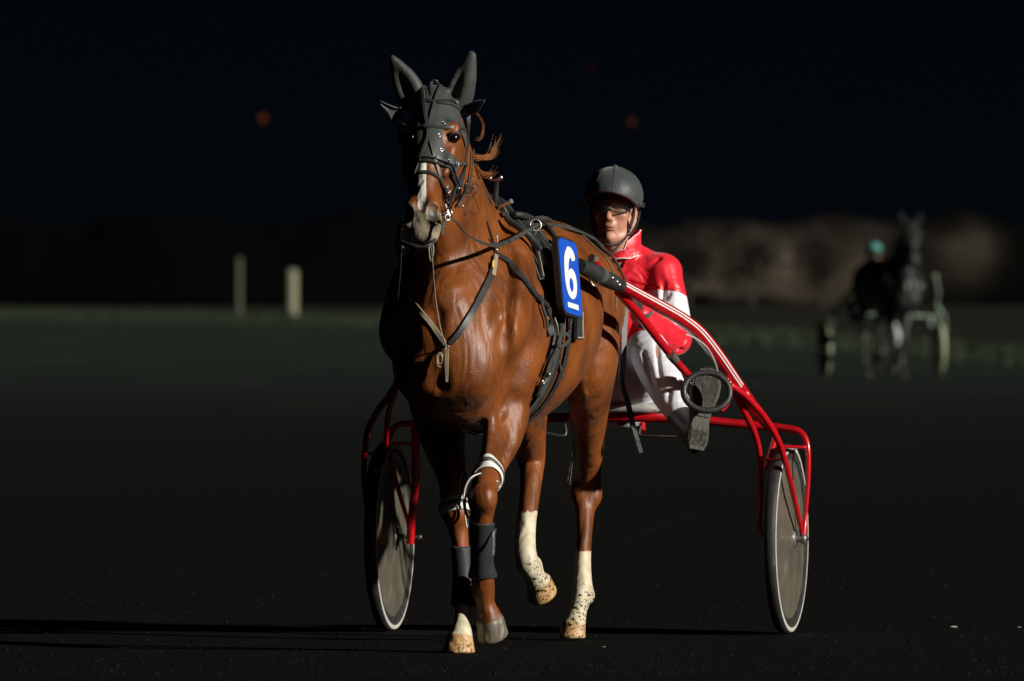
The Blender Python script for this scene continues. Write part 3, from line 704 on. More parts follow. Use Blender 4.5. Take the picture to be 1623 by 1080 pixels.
# cheek pieces, several layers
strap('cheek_piece', [(741, 165), (742, 200), (739, 235), (736, 265), (731, 290), (722, 312), (712, 330)], .016)
strap('cheek_piece', [(748, 178), (748, 215), (745, 250), (742, 280), (734, 305), (722, 326)], .013, 'leather2', off=.010)
strap('cheek_piece', [(737, 260), (727, 285), (716, 305), (709, 325)], .012, off=.007)
strap('cheek_piece', [(627, 190), (628, 230), (631, 270), (636, 305), (640, 330)], .014)
for (px, py) in ((745, 196), (747, 216), (722, 298), (733, 291), (728, 326)):
    mb = MB(); l, n = hit(HHB, px, py)
    if l is None: continue
    ball(mb, l + n * .013, (.0045, .003, .006), seg=8); put(mb.build('stud', M['chrome']), bridle)
mb = MB()
for k in range(8):
    a = rng.uniform(-1, 1, 3); c = P(746 + a[0] * 6, 296 + a[1] * 12, 41.99)
    ring(mb, c, (.012 + .006 * abs(a[2]), .020), .0012, [a[2] * .5, -1, a[0] * .4], 14)
tube(mb, [P(742, 312, 41.98), P(738, 330, 41.95), P(736, 341, 41.95), P(741, 338, 41.95), P(744, 318, 41.97)], .0013, seg=6)
tube(mb, [P(748, 308, 41.98), P(757, 326, 41.98), P(760, 336, 41.98), P(752, 340, 41.97), P(742, 332, 41.97)], .0011, seg=6)
put(mb.build('knotted_cord', M['leather']), bridle)
# overcheck straps from the crown cross down to the check bit
strap('overcheck_strap', [(700, 298), (704, 306), (707, 318)], .012, off=.012)
mb = MB(); l, n = hit(HHB, 707, 300); l = l + n * .014
ring(mb, l, .011, .0022, n, 18); ring(mb, l - UP * .020, .008, .002, n, 16); ring(mb, l - UP * .038 + HSd * -.002, (.006, .012), .0022, n, 16)
put(mb.build('bit_ring', M['chrome']), bridle)
mb = MB(); l, n = hit(HHB, 700, 338); BIT = l + n * .012
ring(mb, BIT + HSd * .016, .017, .003, nrmz(HSd + HN * .3), 20); tube(mb, [BIT + UP * .03, BIT + HSd * .012, BIT + HSd * .02 - UP * .028], [.004, .005, .004], seg=8)
tube(mb, [BIT, HD(.47, -.05, 0), 2 * HD(.47, -.05, 0) - BIT], .006, seg=8)
BL = HD(.47, -.03, -.062); ring(mb, BL - HSd * .01, .017, .003, HSd, 20)
put(mb.build('bit', M['chrome']), bridle)
mb = MB(); ribbon(mb, [P(x, y, 41.86) for x, y in ((707, 338), (705, 352), (701, 362), (702, 372))], [np.array([.3, -1, 0])] * 4, .012, .003)
put(mb.build('bit_guard', M['leather2']), bridle)
# chin piece under the lip, with the black tube seen to the left
mb = MB(); tube(mb, [P(631, 380, 41.95), P(640, 386, 41.90), P(655, 390, 41.87), P(668, 392, 41.86), P(681, 388, 41.86), P(690, 380, 41.9)], [.007, .009, .008, .006, .006, .005], seg=10)
put(mb.build('chin_rest', M['leather']), bridle)
# winker cups standing out at each side of the crown
def cup(path, r):
    mb = MB(); V = []; F = []; q = catmull([np.append(a, b) for a, b in zip(path, r)], 4)
    for i, x in enumerate(q):
        for k in range(9):
            a = math.pi * (k / 8 - .15); V.append(x[:3] + x[3] * (math.cos(a) * np.array([.25, 0, .95]) + math.sin(a) * np.array([.2, .9, 0])))
    for i in range(len(q) - 1):
        for k in range(8): F.append((i * 9 + k, i * 9 + k + 1, (i + 1) * 9 + k + 1, (i + 1) * 9 + k))
    mb.add(V, F); o = mb.build('blinker_cup', M['hood']); md = o.modifiers.new('solid', 'SOLIDIFY'); md.thickness = .004; return put(o, bridle)
cup([P(738, 172, 42.2), P(750, 172, 42.19), P(760, 168, 42.17), P(768, 160, 42.15)], [.016, .028, .022, .006])
cup([P(634, 180, 42.2), P(624, 182, 42.18), P(614, 172, 42.16), P(602, 163, 42.15)], [.024, .030, .016, .008])
mb = MB(); tube(mb, [P(683, 150, 42.12), P(681, 138, 42.1), P(685, 130, 42.1), P(691, 129, 42.1), P(696, 136, 42.12)], [.006, .008, .007, .006, .005], seg=8)
ball(mb, P(692, 128, 42.09), .003, seg=8, mi=1)
put(mb.build('crown_loop', [M['leather'], M['chrome']]), bridle)

# ---- driving harness
harness = empty('driving_harness', tuple(HX(43.05, 1.52)))
tag(harness, 'black driving harness with saddle pad, girth and breast straps on the chestnut horse', 'harness')
GA = nrmz(FV + UP * 0.0)
gc = HX(43.12, 1.18)
def band(name, c, axis, width, mk, a0=0, a1=360, off=.004, thick=.006, rmax=.7, steps=72, parent=harness):
    mb = MB(); loop_on(mb, HB, c, axis, width, thick, off, a0=a0, a1=a1, ref=UP, rmax=rmax, steps=steps); return put(mb.build(name, M[mk]), parent)
# saddle: pad, cream piping and the padded rolls; angles run from the spine down each flank
band('saddle_pad', HX(43.08, 1.18), FV, .17, 'pad', -58, 58, .004, .012)
band('pad_piping', HX(43.00, 1.18), FV, .006, 'cream', -57, 57, .011, .004)
band('pad_edge', HX(42.985, 1.18), FV, .012, 'pad', -58, 58, .008, .008)
for dd, a in ((43.03, 50), (43.09, 54), (43.15, 48)):
    band('saddle_roll', HX(dd, 1.18), FV, .034, 'pad' if dd != 43.09 else 'leather2', -a, a, .012, .022)
band('girth', HX(43.16, 1.16), FV + UP * .10, .075, 'leather', 0, 360, .004, .008)
band('girth_strap', HX(43.13, 1.16), FV + UP * .14, .028, 'leather2', 0, 360, .010, .005)
band('belly_band', HX(43.24, 1.16), FV + UP * .05, .03, 'leather', 0, 360, .005, .005)
# hip strap: tan webbing over the loins, and the crupper strap along the spine
band('hip_strap', HX(44.02, 1.25), FV + UP * .12, .022, 'brownleather', -98, 98, .001, .003)
mb = MB(); pts = []; ns = []
for i in range(30):
    D = 43.1 + 1.2 * i / 29; loc, n, _, _ = HB.ray_cast(Vector(HX(D, 2.0)), Vector((0, 0, -1)))
    pts.append(np.array(loc) + UP * .004); ns.append(np.array(n))
ribbon(mb, pts, ns, .026, .005); put(mb.build('back_strap', M['leather']), harness)
# terrets and overcheck hook posts on top of the withers
mb = MB(); TR = P(849, 357, 43.05); ring(mb, TR, .0205, .0024, [.3, -1, .15], 26); tube(mb, [TR - UP * .021, TR - UP * .045 - LV * .005], .005, seg=8)
put(mb.build('terret', M['chrome']), harness)
mb = MB(); TL = TR - LV * .14 + UP * .01; ring(mb, TL, .0205, .0024, [.3, -1, .15], 26); tube(mb, [TL - UP * .021, TL - UP * .05], .005, seg=8)
put(mb.build('terret', M['chrome']), harness)
mb = MB(); tube(mb, [P(784, 340, 42.95), P(785, 320, 42.93), P(786, 300, 42.92), P(787, 286, 42.9)], [.009, .010, .010, .008], seg=10)
tube(mb, [P(783, 284, 42.9), P(792, 283, 42.88)], .008, seg=10, n=2, mi=1); ball(mb, P(793, 282, 42.88), .011, seg=12, mi=1); ball(mb, P(777, 283, 42.9), .008, seg=10, mi=1)
tube(mb, [P(786, 330, 42.92), P(796, 326, 42.9), P(811, 319, 42.87)], [.006, .008, .009], seg=8, mi=1)
tube(mb, [P(764, 290, 42.8), P(768, 305, 42.82), P(775, 322, 42.86), P(784, 338, 42.92)], [.004, .008, .010, .008], seg=8)
put(mb.build('check_hook', [M['leather'], M['chrome']]), harness)
# rolled leather lying over the pad
for k, (pa) in enumerate(([(792, 342), (815, 352), (836, 364), (850, 378), (862, 396)], [(800, 345), (824, 350), (846, 360), (862, 372), (876, 390)], [(790, 350), (808, 364), (826, 380), (842, 398)])):
    mb = MB(); pp = []
    for (x, y) in pa:
        l, n = hit(HB, x, y)
        if l is None: l = P(x, y, 43.05); n = np.array([.5, -.5, .7])
        pp.append(l + n * (.020 + .006 * k))
    tube(mb, pp, [.010, .012, .013, .012, .009][:len(pp)], seg=8); put(mb.build('rolled_strap', M['pad' if k else 'leather2']), harness)
mb = MB(); l, n = hit(HB, 862, 402); tube(mb, [l + n * .03 + np.array([-.02, 0, .03]), l + n * .035, l + n * .03 + np.array([.03, .0, -.035])], [.013, .017, .015], seg=12); ball(mb, l + n * .055 + np.array([-.004, -.01, .015]), .010, seg=12, mi=1)
put(mb.build('shaft_lug', [M['pad'], M['chrome']]), harness)
# breast strap: ring high on the shoulder, one strap to the chest, one back to the girth
RP = (783, 404)
def hstrap(name, pix, width, mk='leather', **k): return strap(name, pix, width, mk, parent=harness, bvh=HB, **k)
hstrap('breast_strap', [(783, 408), (778, 435), (762, 468), (744, 500), (728, 526), (713, 545)], .026, thick=.005, off=.007, taper=[.7, 1, 1.1, 1.1, .9, .7])
hstrap('breast_strap', [(785, 406), (803, 415), (822, 436), (840, 460), (856, 478), (874, 492)], .026, thick=.005, off=.008, taper=[.9, 1, 1, 1, .9, .8])
hstrap('breast_strap', [(707, 546), (695, 530), (682, 512), (668, 495), (650, 470), (635, 440)], .018, 'tan', off=.004)
hstrap('neck_strap', [(770, 352), (776, 370), (782, 392), (784, 402)], .012, 'leather', off=.004, taper=[.5, 1, 1.2, .8])
hstrap('strap_end', [(783, 408), (781, 422), (779, 440)], .018, 'tan', off=.013)
hstrap('strap_marker', [(776.5, 418), (776.5, 428)], .008, 'yellow', off=.016)
mb = MB(); l, n = hit(HB, 785, 398); l = l + n * .012
tube(mb, [P(785, 380, 42.5) * 0 + l + UP * .045, l + UP * .03, l + UP * .012], .0028, seg=8); ring(mb, l + UP * .042, .006, .0018, n, 14); ring(mb, l + UP * .002, .010, .0022, n, 18); ball(mb, l - UP * .022 + LV * .006, .005, seg=8); ball(mb, l - UP * .020 - LV * .010, .004, seg=8)
put(mb.build('snap_hook', M['chrome']), harness)
mb = MB(); l, n = hit(HB, 709, 550); l0 = l + n * .010
ring(mb, l0, .007, .002, n, 14); put(mb.build('chest_ring', M['chrome']), harness)
mb = MB(); ribbon(mb, [l0 - UP * .004 + n * .004, l0 - UP * .05 + n * .006, l0 - UP * .09 + n * .003, l0 - UP * .122 + n * .001], [n] * 4, .014, .004, taper=[1.1, 1, .9, .6])
put(mb.build('hanging_strap', M['tan']), harness)
mb = MB()
for a, b, c in ((.018, .012, 0), (.026, .018, .3)):
    ring(mb, l0 - UP * (.035 + a * .3) - LV * .024 + n * .008, (a * .45, a), .0026, nrmz(n + LV * c), 16)
put(mb.build('tied_cord', M['tan']), harness)
mb = MB(); tube(mb, [P(683, 390, 41.88), P(686, 420, 42.0), P(690, 470, 42.18), P(698, 520, 42.3), l0 + n * .004], .0024, seg=6); 
tube(mb, [P(681, 386, 41.88), P(680, 400, 41.88), P(683, 414, 41.9), P(687, 400, 41.88), P(686, 386, 41.88)], .0022, seg=6)
put(mb.build('tie_down_cord', M['rope']), harness)
# straps hanging from the shaft lug to the girth
for i, (pa, wd, mk, of) in enumerate((([(868, 485), (876, 510), (874, 540), (866, 565), (856, 595), (848, 622)], .040, 'leather', .012), ([(882, 498), (880, 520), (872, 548), (862, 572), (856, 590)], .022, 'leather2', .026),
        ([(862, 490), (866, 510), (868, 532)], .034, 'pad', .018), ([(852, 470), (854, 488), (860, 505), (862, 520)], .016, 'leather2', .012), ([(880, 560), (884, 580), (888, 597)], .009, 'leather2', .006), ([(884, 500), (892, 506), (889, 520)], .012, 'leather2', .03))):
    hstrap('hanging_strap', pa, wd, mk, off=of, thick=.006)
hstrap('pad_piping', [(870, 505), (872, 518), (873, 530)], .004, 'cream', off=.026)
hstrap('tie_knot', [(870, 545), (878, 548), (886, 542), (890, 536), (884, 528), (878, 532)], .014, 'leather2', off=.03)
l, n = hit(HB, 906, 515); mb = MB()
A = nrmz(np.array([-n[1], n[0], 0])); c = l + n * .02
mb.add([c + A * a * .033 + UP * b * .055 + n * d for d in (0, .012) for a, b in ((-1, .9), (.75, .9), (.85, -.6), (1.05, -1), (-1, -1))], [(0, 1, 2, 3, 4), (9, 8, 7, 6, 5), (0, 5, 6, 1), (1, 6, 7, 2), (2, 7, 8, 3), (3, 8, 9, 4), (4, 9, 5, 0)])
tube(mb, [c + n * .013 + A * .030 + UP * .045, c + n * .013 + A * .030 - UP * .03, c + n * .013 + A * .034 - UP * .046, c + n * .013 - A * .03 - UP * .046], .0022, seg=6, mi=1)
put(mb.build('pad_flap', [M['pad'], M['cream']]), harness)
mb = MB()
l, n = hit(HB, 862, 587); ring(mb, l + n * .022, (.012, .015), .003, nrmz(n + LV * .2), 16); put(mb.build('girth_ring', M['chrome']), harness); mb = MB(); l2, n2 = hit(HB, 852, 603); ring(mb, l2 + n2 * .022, (.013, .010), .0035, n2, 16)
put(mb.build('girth_ring', M['chrome']), harness)
mb = MB(); l, n = hit(HB, 856, 612); ring(mb, l + n * .014, (.020, .034), .008, nrmz(n), 20); put(mb.build('rolled_girth_end', M['leather2']), harness)
band('breast_collar_back', HX(43.3, 1.2), nrmz(FV + UP * .35), .016, 'brownleather', 40, 110, .004, .003)

# ---- reins
reins = empty('driving_reins', tuple(TR))
tag(reins, 'long dark leather reins running from the bit through the steel rings to the driver', 'reins')
def rope(name, pts, wd, mk='leather2', parent=reins):
    q = catmull(pts, 8); mb = MB(); ribbon(mb, q, [np.array([.35, -.6, .75])] * len(q), wd, .005); return put(mb.build(name, M[mk]), parent)
rope('rein', [P(710, 345, 41.87), P(722, 352, 41.95), P(738, 370, 42.08), P(760, 384, 42.25), P(785, 390, 42.45), P(808, 382, 42.65), P(830, 369, 42.86), P(849, 358, 43.05)], .017)
mb = MB(); tube(mb, [P(806, 383, 42.62), P(820, 375, 42.72), P(836, 366, 42.88), P(850, 357.5, 43.04)], [.008, .009, .009, .007], seg=8); put(mb.build('rein_grip', M['leather2']), reins)
def onback(px, py, h=.012):
    for k in range(30):
        l, n = hit(HB, px - .4 * k, py + k)
        if l is not None: return l + n * h
def down(D, lat):
    l, n, _, _ = HB.ray_cast(Vector(HX(D, 2.0, lat)), Vector((0, 0, -1))); return np.array(l) + UP * .012
HAND_L = P(1003, 478, 44.62); HAND_R = P(938, 478, 44.72)
rope('rein', [P(850, 357, 43.06), onback(870, 362), onback(905, 368), onback(935, 378), onback(955, 394), P(973, 412, 44.34), P(988, 440, 44.5), HAND_L], .017)
rope('rein', [BL - HSd * .02, P(628, 400, 42.2), P(640, 390, 42.55), TL + np.array([-.06, -.2, -.02]), TL], .017)
rope('rein', [TL, down(43.5, -.06), down(43.9, -.05), down(44.25, -.02), HAND_R], .017)
rope('rein_end', [P(992, 486, 44.6), P(989, 520, 44.58), P(988, 560, 44.57), P(985, 605, 44.57), P(995, 640, 44.57), P(1004, 680, 44.57), P(1015, 718, 44.58)], .026, 'leather')
mb = MB(); ring(mb, P(709, 345, 41.86), .010, .0025, [.6, -1, 0], 16); put(mb.build('rein_clip', M['chrome']), reins)
# the pull-down line seen against the dark to the left of the neck
rope('check_line', [P(634, 384, 41.96), P(633, 420, 42.2), P(630, 455, 42.4), P(627, 490, 42.62)], .014, 'leather')

# ---- number plate: a blue board with a soft black rim, tied to the near side of the saddle
plate = empty('number_plate', tuple(P(901, 440, 42.98)))
tag(plate, 'blue number board with a white underlined 6 hanging at the horse\'s side', 'number plate')
PA = P(898, 381, 43.00); PB = P(908, 499, 43.00)
pu = nrmz(PA - PB); pr = nrmz(np.array([math.cos(R(62)), math.sin(R(62)), -.16])); pn = np.cross(pr, pu)
if pn[1] > 0: pn = -pn
pc = (PA + PB) / 2; ph = np.linalg.norm(PA - PB) / 2; pw = .073
def rrect(w, h, r, n=7):
    o = []
    for cx, cy, a0 in ((w - r, h - r, 0), (-w + r, h - r, 90), (-w + r, -h + r, 180), (w - r, -h + r, 270)):
        for k in range(n + 1): a = R(a0 + 90 * k / n); o.append((cx + r * math.cos(a), cy + r * math.sin(a)))
    return o
def slab(mb, poly, d0, d1, mi=0, bev=0.0):
    n = len(poly); V = [pc + pr * x + pu * y + pn * d0 for x, y in poly] + [pc + pr * x * (1 - bev) + pu * y * (1 - bev * .4) + pn * d1 for x, y in poly]
    F = [tuple(range(n)), tuple(range(2 * n - 1, n - 1, -1))] + [(i, (i + 1) % n, n + (i + 1) % n, n + i) for i in range(n)]
    mb.add(V, F, mi)
mb = MB(); slab(mb, rrect(pw + .008, ph + .008, .034), -.022, .000, bev=.02); put(mb.build('board_rim', M['plateedge'], smooth=True), plate)
mb = MB(); slab(mb, rrect(pw, ph, .03), .0, .003); board = put(mb.build('board', M['blue']), plate)
def curve_face(name, loops, z, material, parent):
    cu = bpy.data.curves.new(name, 'CURVE'); cu.dimensions = '2D'; cu.fill_mode = 'BOTH'; cu.extrude = .0006
    for lp in loops:
        sp = cu.splines.new('POLY'); sp.points.add(len(lp) - 1); sp.use_cyclic_u = True
        for i, (x, y) in enumerate(lp): sp.points[i].co = (x, y, 0, 1)
    tmp = bpy.data.objects.new(name, cu); me = bpy.data.meshes.new_from_object(tmp); bpy.data.objects.remove(tmp)
    B = np.stack([pr, pu, pn], 0)
    for v in me.vertices: v.co = Vector(pc + np.array([v.co.x, v.co.y, v.co.z + z]) @ B)
    o = link_mesh(name, me, material, None, False); return put(o, parent)
def cm2(pts, n=8): return [tuple(x) for x in catmull([np.array(p) for p in pts], n, True)]
# figure six: bowl with counter, tall stem hooking over at the top
hx, hy = pw, ph
outer = cm2([(.10, .56), (.42, .60), (.50, .42), (.62, .50), (.60, .64), (.30, .76), (-.18, .74), (-.52, .50), (-.64, .10), (-.62, -.30), (-.42, -.60), (.0, -.72), (.42, -.58), (.64, -.26), (.58, .02), (.32, .18), (.02, .16), (-.16, .06), (-.12, .28), (-.04, .46)], 6)
outer = cm2([(-.18, .70), (-.50, .45), (-.62, .05), (-.60, -.32), (-.38, -.60), (.02, -.69), (.42, -.56), (.60, -.26), (.52, .02), (.26, .15), (.0, .14), (-.17, .06), (-.12, .27), (.02, .42), (.18, .455), (.26, .38), (.60, .44), (.56, .60), (.30, .73), (.02, .755)], 6)
counter = cm2([(.0, -.10), (-.17, -.20), (-.20, -.38), (.0, -.50), (.19, -.38), (.20, -.20)], 6)
sc_ = lambda L: [(x * hx * 1.0, (y * .98 + .09) * hy) for x, y in L]
curve_face('numeral', [sc_(outer), sc_(counter)], .0042, M['platewhite'], plate)
mb = MB(); slab(mb, [(-.56 * hx, -.70 * hy), (.58 * hx, -.70 * hy), (.58 * hx, -.84 * hy), (-.56 * hx, -.84 * hy)], .0032, .0044); put(mb.build('underline', M['platewhite'], smooth=False), plate)
mb = MB(); l, n = hit(HB, 880, 440); tube(mb, [l + n * .01, (l + pc) / 2, pc - pn * .028], .012, seg=8); put(mb.build('plate_bracket', M['leather']), plate)

# ---- leg protection
def leg_mask(path, leg, t0, t1, pad=.075):
    """vertices of one limb between two heights (photo rows)"""
    return leg & (ppy > t0) & (ppy < t1)
cb = shell('tendon_boot', HV, HQ, HNm, leg_mask(LF, leg_lf, 828, 916), .006 + .004 * np.clip((ppy - 895) / 15, 0, 1) , .004, M['cannonboot'], None, sm=16)
tag(cb, 'charcoal neoprene boot wrapped round the lower part of the raised foreleg', 'leg boot', 'boots on the horse\'s forelegs')
def legband(name, path, t, width, mk, parent, off=.010, thick=.004, dirx=0, a0=0, a1=360):
    pts = [p[0] for p in path]; ys = [HORI - (p[2] - CAMH) / p[1] * FPX for p in pts]
    i = max(j for j in range(len(pts) - 1) if ys[j] <= t); k = (t - ys[i]) / (ys[i + 1] - ys[i]); c = pts[i] + (pts[i + 1] - pts[i]) * k
    ax = nrmz(pts[i + 1] - pts[i]); mb = MB(); loop_on(mb, HB, c, nrmz(ax + LV * dirx), width, thick, off * .5, inside=True, smo=14, ref=FV, rmax=.10, steps=32, a0=a0, a1=a1)
    return put(mb.build(name, M[mk]), parent)
for t in (846, 868, 892): legband('fastening_strap', LF, t, .014 if t > 850 else .010, 'pad', cb, off=.006, thick=.003)
mb = MB(); strap_px(mb, HB, [(778, 838), (779, 860), (778, 880)], .012, .004, .017); put(mb.build('strap_tab', M['leather2']), cb)
cb2 = shell('tendon_boot', HV, HQ, HNm, leg_mask(RF, leg_rf, 866, 962), .006, .004, M['cannonboot'], None, sm=16)
tag(cb2, 'charcoal neoprene boot wrapped round the lower part of the standing foreleg', 'leg boot', 'boots on the horse\'s forelegs')
for t in (885, 908, 932): legband('fastening_strap', RF, t, .012, 'pad', cb2, off=.006, thick=.003)
def kneeboot(path, t, label, side, tilt):
    ys = None; k = empty('knee_boot', tuple(path[6][0])); tag(k, label, 'knee boot', 'white straps at the horse\'s knees')
    lg = leg_lf if path is LF else leg_rf
    pts = [p[0] for p in path]; ys = [HORI - (p[2] - CAMH) / p[1] * FPX for p in pts]; i = max(j for j in range(len(pts) - 1) if ys[j] <= t); kk = (t - ys[i]) / (ys[i + 1] - ys[i])
    c = pts[i] + (pts[i + 1] - pts[i]) * kk; ax = nrmz(nrmz(pts[i + 1] - pts[i]) + LV * tilt); hgt = (HV - c) @ ax
    lgm = (wl == (0 if path is LF else 1)) & (np.linalg.norm(HV - c, axis=1) < .16)
    for nm_, hw, of, mk_ in (('strap', .031, .005, 'white'), ('strap_stripe', .0085, .0095, 'leather2')):
        put(shell(nm_, HV, HQ, HNm, lgm & (np.abs(hgt) < hw), of, .003, M[mk_], None, sm=12), k)
    return k
kb = kneeboot(LF, 757, 'white strap with a grey stripe and a white-edged guard above the raised knee', -1, .25)
mb = MB(); ball(mb, P(789, 768, 42.46), (.006, .006, .012), seg=8); ring(mb, P(789, 768, 42.44), (.010, .012), .002, [.8, -1, 0], 14); put(mb.build('buckle', M['chrome']), kb)
kb2 = kneeboot(RF, 806, 'white strap with a grey stripe round the standing knee, pale guard beside it', -1, 0.0)
def guard(pth, r, par):
    mb = MB(); tube(mb, pth, r, seg=8); tube(mb, [p + np.array([-.004, -.006, 0]) for p in pth], [x * .55 for x in r], seg=8, mi=1); put(mb.build('guard_edge', [M['pad'], M['white']]), par)
guard([P(764, 750, 42.38), P(750, 756, 42.36), P(741, 768, 42.36), P(737, 785, 42.37), P(737, 805, 42.38), P(742, 822, 42.40)], [.004, .005, .006, .006, .005, .003], kb)
guard([P(728, 800, 42.62), P(731, 775, 42.60), P(733, 756, 42.60), P(738, 752, 42.62), P(736, 775, 42.62), P(737, 800, 42.62), P(740, 825, 42.62), P(742, 836, 42.62)], [.004] * 8, kb2)
# ================================================================== SULKY
SY = R(11.5)
SF = np.array([-math.sin(SY), -math.cos(SY), 0]); SR = np.array([math.cos(SY), -math.sin(SY), 0])
WR = .355
WCR = P(1246, 855, 44.85); WCR[2] = WR
WCL = P(617, 852, 45.18); WCL[2] = WR
SC = (WCR + WCL) / 2; SC[2] = 0
sulky = empty('sulky', tuple(SC))
tag(sulky, 'red two-wheeled racing sulky with white-striped shafts and solid wheel discs', 'sulky')
def wheel(c, s):
    wh = MB(); V = []; F = []; n = 72
    prof = [(.300, .014), (.318, .018), (.330, .0225), (.341, .0235), (.350, .018), (.3545, .009), (.355, .0), (.3545, -.009), (.350, -.018), (.341, -.0235), (.330, -.0225), (.318, -.018), (.300, -.014)]
    for i in range(n):
        a = 2 * math.pi * i / n; d = SF * math.cos(a) + UP * math.sin(a)
        for r_, x in prof: V.append(c + d * r_ + SR * x)
    k = len(prof)
    for i in range(n):
        for j in range(k - 1): F.append((i * k + j, i * k + j + 1, ((i + 1) % n) * k + j + 1, ((i + 1) % n) * k + j))
    wh.add(V, F, 0); tyre = wh.build('wheel', M['tyre']); put(tyre, sulky)
    def annulus(name, prof, mk, closed=False):
        m2 = MB(); V = []; F = []
        for i in range(n):
            a = 2 * math.pi * i / n; d = SF * math.cos(a) + UP * math.sin(a)
            for r_, x in prof: V.append(c + d * r_ + SR * x)
        k = len(prof)
        for i in range(n):
            for j in range(k if closed else k - 1): F.append((i * k + j, i * k + (j + 1) % k, ((i + 1) % n) * k + (j + 1) % k, ((i + 1) % n) * k + j))
        m2.add(V, F); o = m2.build(name, M[mk]); o.parent = tyre; o.matrix_parent_inverse = Matrix(); return o
    for sg in (1, -1):
        annulus('sidewall', [(.332, .0232 * sg), (.341, .0243 * sg), (.347, .0222 * sg), (.341, .020 * sg)], 'sidewall', True)
        annulus('rim', [(.298, .0155 * sg), (.306, .0185 * sg), (.316, .0195 * sg), (.322, .0185 * sg), (.312, .013 * sg)], 'chrome', True)
    annulus('disc', [(.303, .0150), (.20, .018), (.10, .026), (.03, .032), (.03, -.032), (.10, -.026), (.20, -.018), (.303, -.0150)], 'disc', True)
    annulus('hub', [(.0005, .060), (.012, .060), (.014, .040), (.032, .038), (.036, .032), (.036, -.032), (.032, -.038), (.014, -.040), (.012, -.060), (.0005, -.060)], 'wire')
    return tyre
wheel(WCR, 1); wheel(WCL, -1)
def st(name, pts, r, mk='red', seg=12, n=6, parent=sulky):
    mb = MB(); tube(mb, pts, r, seg=seg, n=n); return put(mb.build(name, M[mk]), parent)
HR = WCR + SR * .066; HI = WCR - SR * .075; GL = WCL + SR * .072; GO = WCL - SR * .066
# cross bar
XR = P(1232, 678, 44.92); XL = P(657, 675, 45.12)
st('cross_bar', [XL, P(760, 668, 45.1), P(900, 662, 45.06), P(1060, 663, 45.0), P(1180, 673, 44.94), XR], [.0155, .0165, .0175, .0175, .0165, .016])
st('wheel_arch', [P(1222, 676, 44.92), P(1245, 679, 44.90), P(1266, 684, 44.88), P(1277, 697, 44.87), P(1281, 722, 44.86), P(1280, 770, 44.86), P(1276, 820, 44.86), HR + UP * .0], [.014, .0145, .013, .012, .0105, .0095, .009, .010])
st('wheel_arch', [P(668, 674, 45.1), P(650, 672, 45.1), P(634, 673, 45.12), P(622, 681, 45.14), P(616, 696, 45.16), P(600, 712, 45.18), P(586, 745, 45.2), P(583, 800, 45.2), GO], [.014, .0125, .012, .012, .011, .010, .009, .009, .009])
st('wheel_fork', [P(657, 672, 45.12), P(659, 700, 45.1), P(658, 760, 45.1), P(653, 820, 45.12), P(650, 862, 45.13)], [.015, .0165, .0165, .016, .0155])
st('fork_brace', [P(615, 700, 45.15), P(621, 735, 45.05), P(634, 785, 45.02), P(645, 822, 45.08), P(649, 840, 45.10)], [.009, .009, .009, .008, .008])
st('wheel_fork', [P(1160, 612, 44.45), P(1181, 655, 44.55), P(1197, 690, 44.65), P(1205, 730, 44.72), P(1206, 790, 44.8), P(1204, 835, 44.84), HI], [.013, .014, .0125, .0105, .009, .0085, .008])
st('lower_shaft', [P(1152, 606, 44.34), P(1166, 616, 44.36), P(1186, 632, 44.40), P(1212, 662, 44.46), P(1234, 700, 44.54), P(1248, 745, 44.62), P(1261, 800, 44.74), P(1271, 845, 44.84), HR - UP * .015], [.010, .012, .013, .013, .0125, .0115, .010, .0095, .010])
st('brace_bar', [P(1206, 729, 44.72), P(1246, 728, 44.60)], .006, n=2); st('brace_bar', [P(1243, 708, 44.56), P(1278, 709, 44.87)], .0065, n=2)
st('gusset', [P(1232, 685, 44.92), P(1222, 716, 44.9), P(1212, 745, 44.88)], [.016, .012, .008])
mb = MB(); ball(mb, HR, (.014, .014, .02), seg=12); tube(mb, [HR - SR * .02, HR + SR * .018], .008, seg=10, n=2); put(mb.build('axle_nut', M['wire']), sulky)
mb = MB(); tube(mb, [GL - SR * .03, GL + SR * .045], .007, seg=10, n=2); ball(mb, GL + SR * .045, .010, seg=10); put(mb.build('axle_nut', M['wire']), sulky)
# near shaft with its painted double stripe
SH = [P(976, 447, 43.52), P(1010, 466, 43.68), P(1050, 488, 43.86), P(1082, 507, 44.0), P(1110, 530, 44.12), P(1138, 565, 44.24), P(1165, 604, 44.38), P(1192, 642, 44.54), P(1212, 668, 44.7), P(1226, 684, 44.85)]
SRr = [.0225, .0235, .0245, .026, .027, .0265, .0245, .022, .020, .016]
shaft = st('shaft', SH, SRr, seg=20, n=8)
q = catmull([np.append(a, b) for a, b in zip(SH, SRr)], 8); q = np.array(q)
def stripe(a_off, i0, i1, wdt, mk='stripe'):
    pts = []; ns = []
    for i in range(i0, i1):
        tg = nrmz(q[min(i + 1, len(q) - 1), :3] - q[max(i - 1, 0), :3]); view = nrmz(CAMPn - q[i, :3]); view = nrmz(view - tg * view.dot(tg)); up = np.cross(tg, view); up = up if up[2] > 0 else -up
        n = view * math.cos(a_off) + up * math.sin(a_off); pts.append(q[i, :3] + n * q[i, 3] * 1.004); ns.append(n)
    mb = MB(); ribbon(mb, pts, ns, wdt, .0012); o = mb.build('painted_stripe', M[mk]); put(o, shaft); return o
CAMPn = np.array([0, 0, CAMH])
for a_off in (.30, .72):
    o = stripe(a_off, 1, 50, .0062)
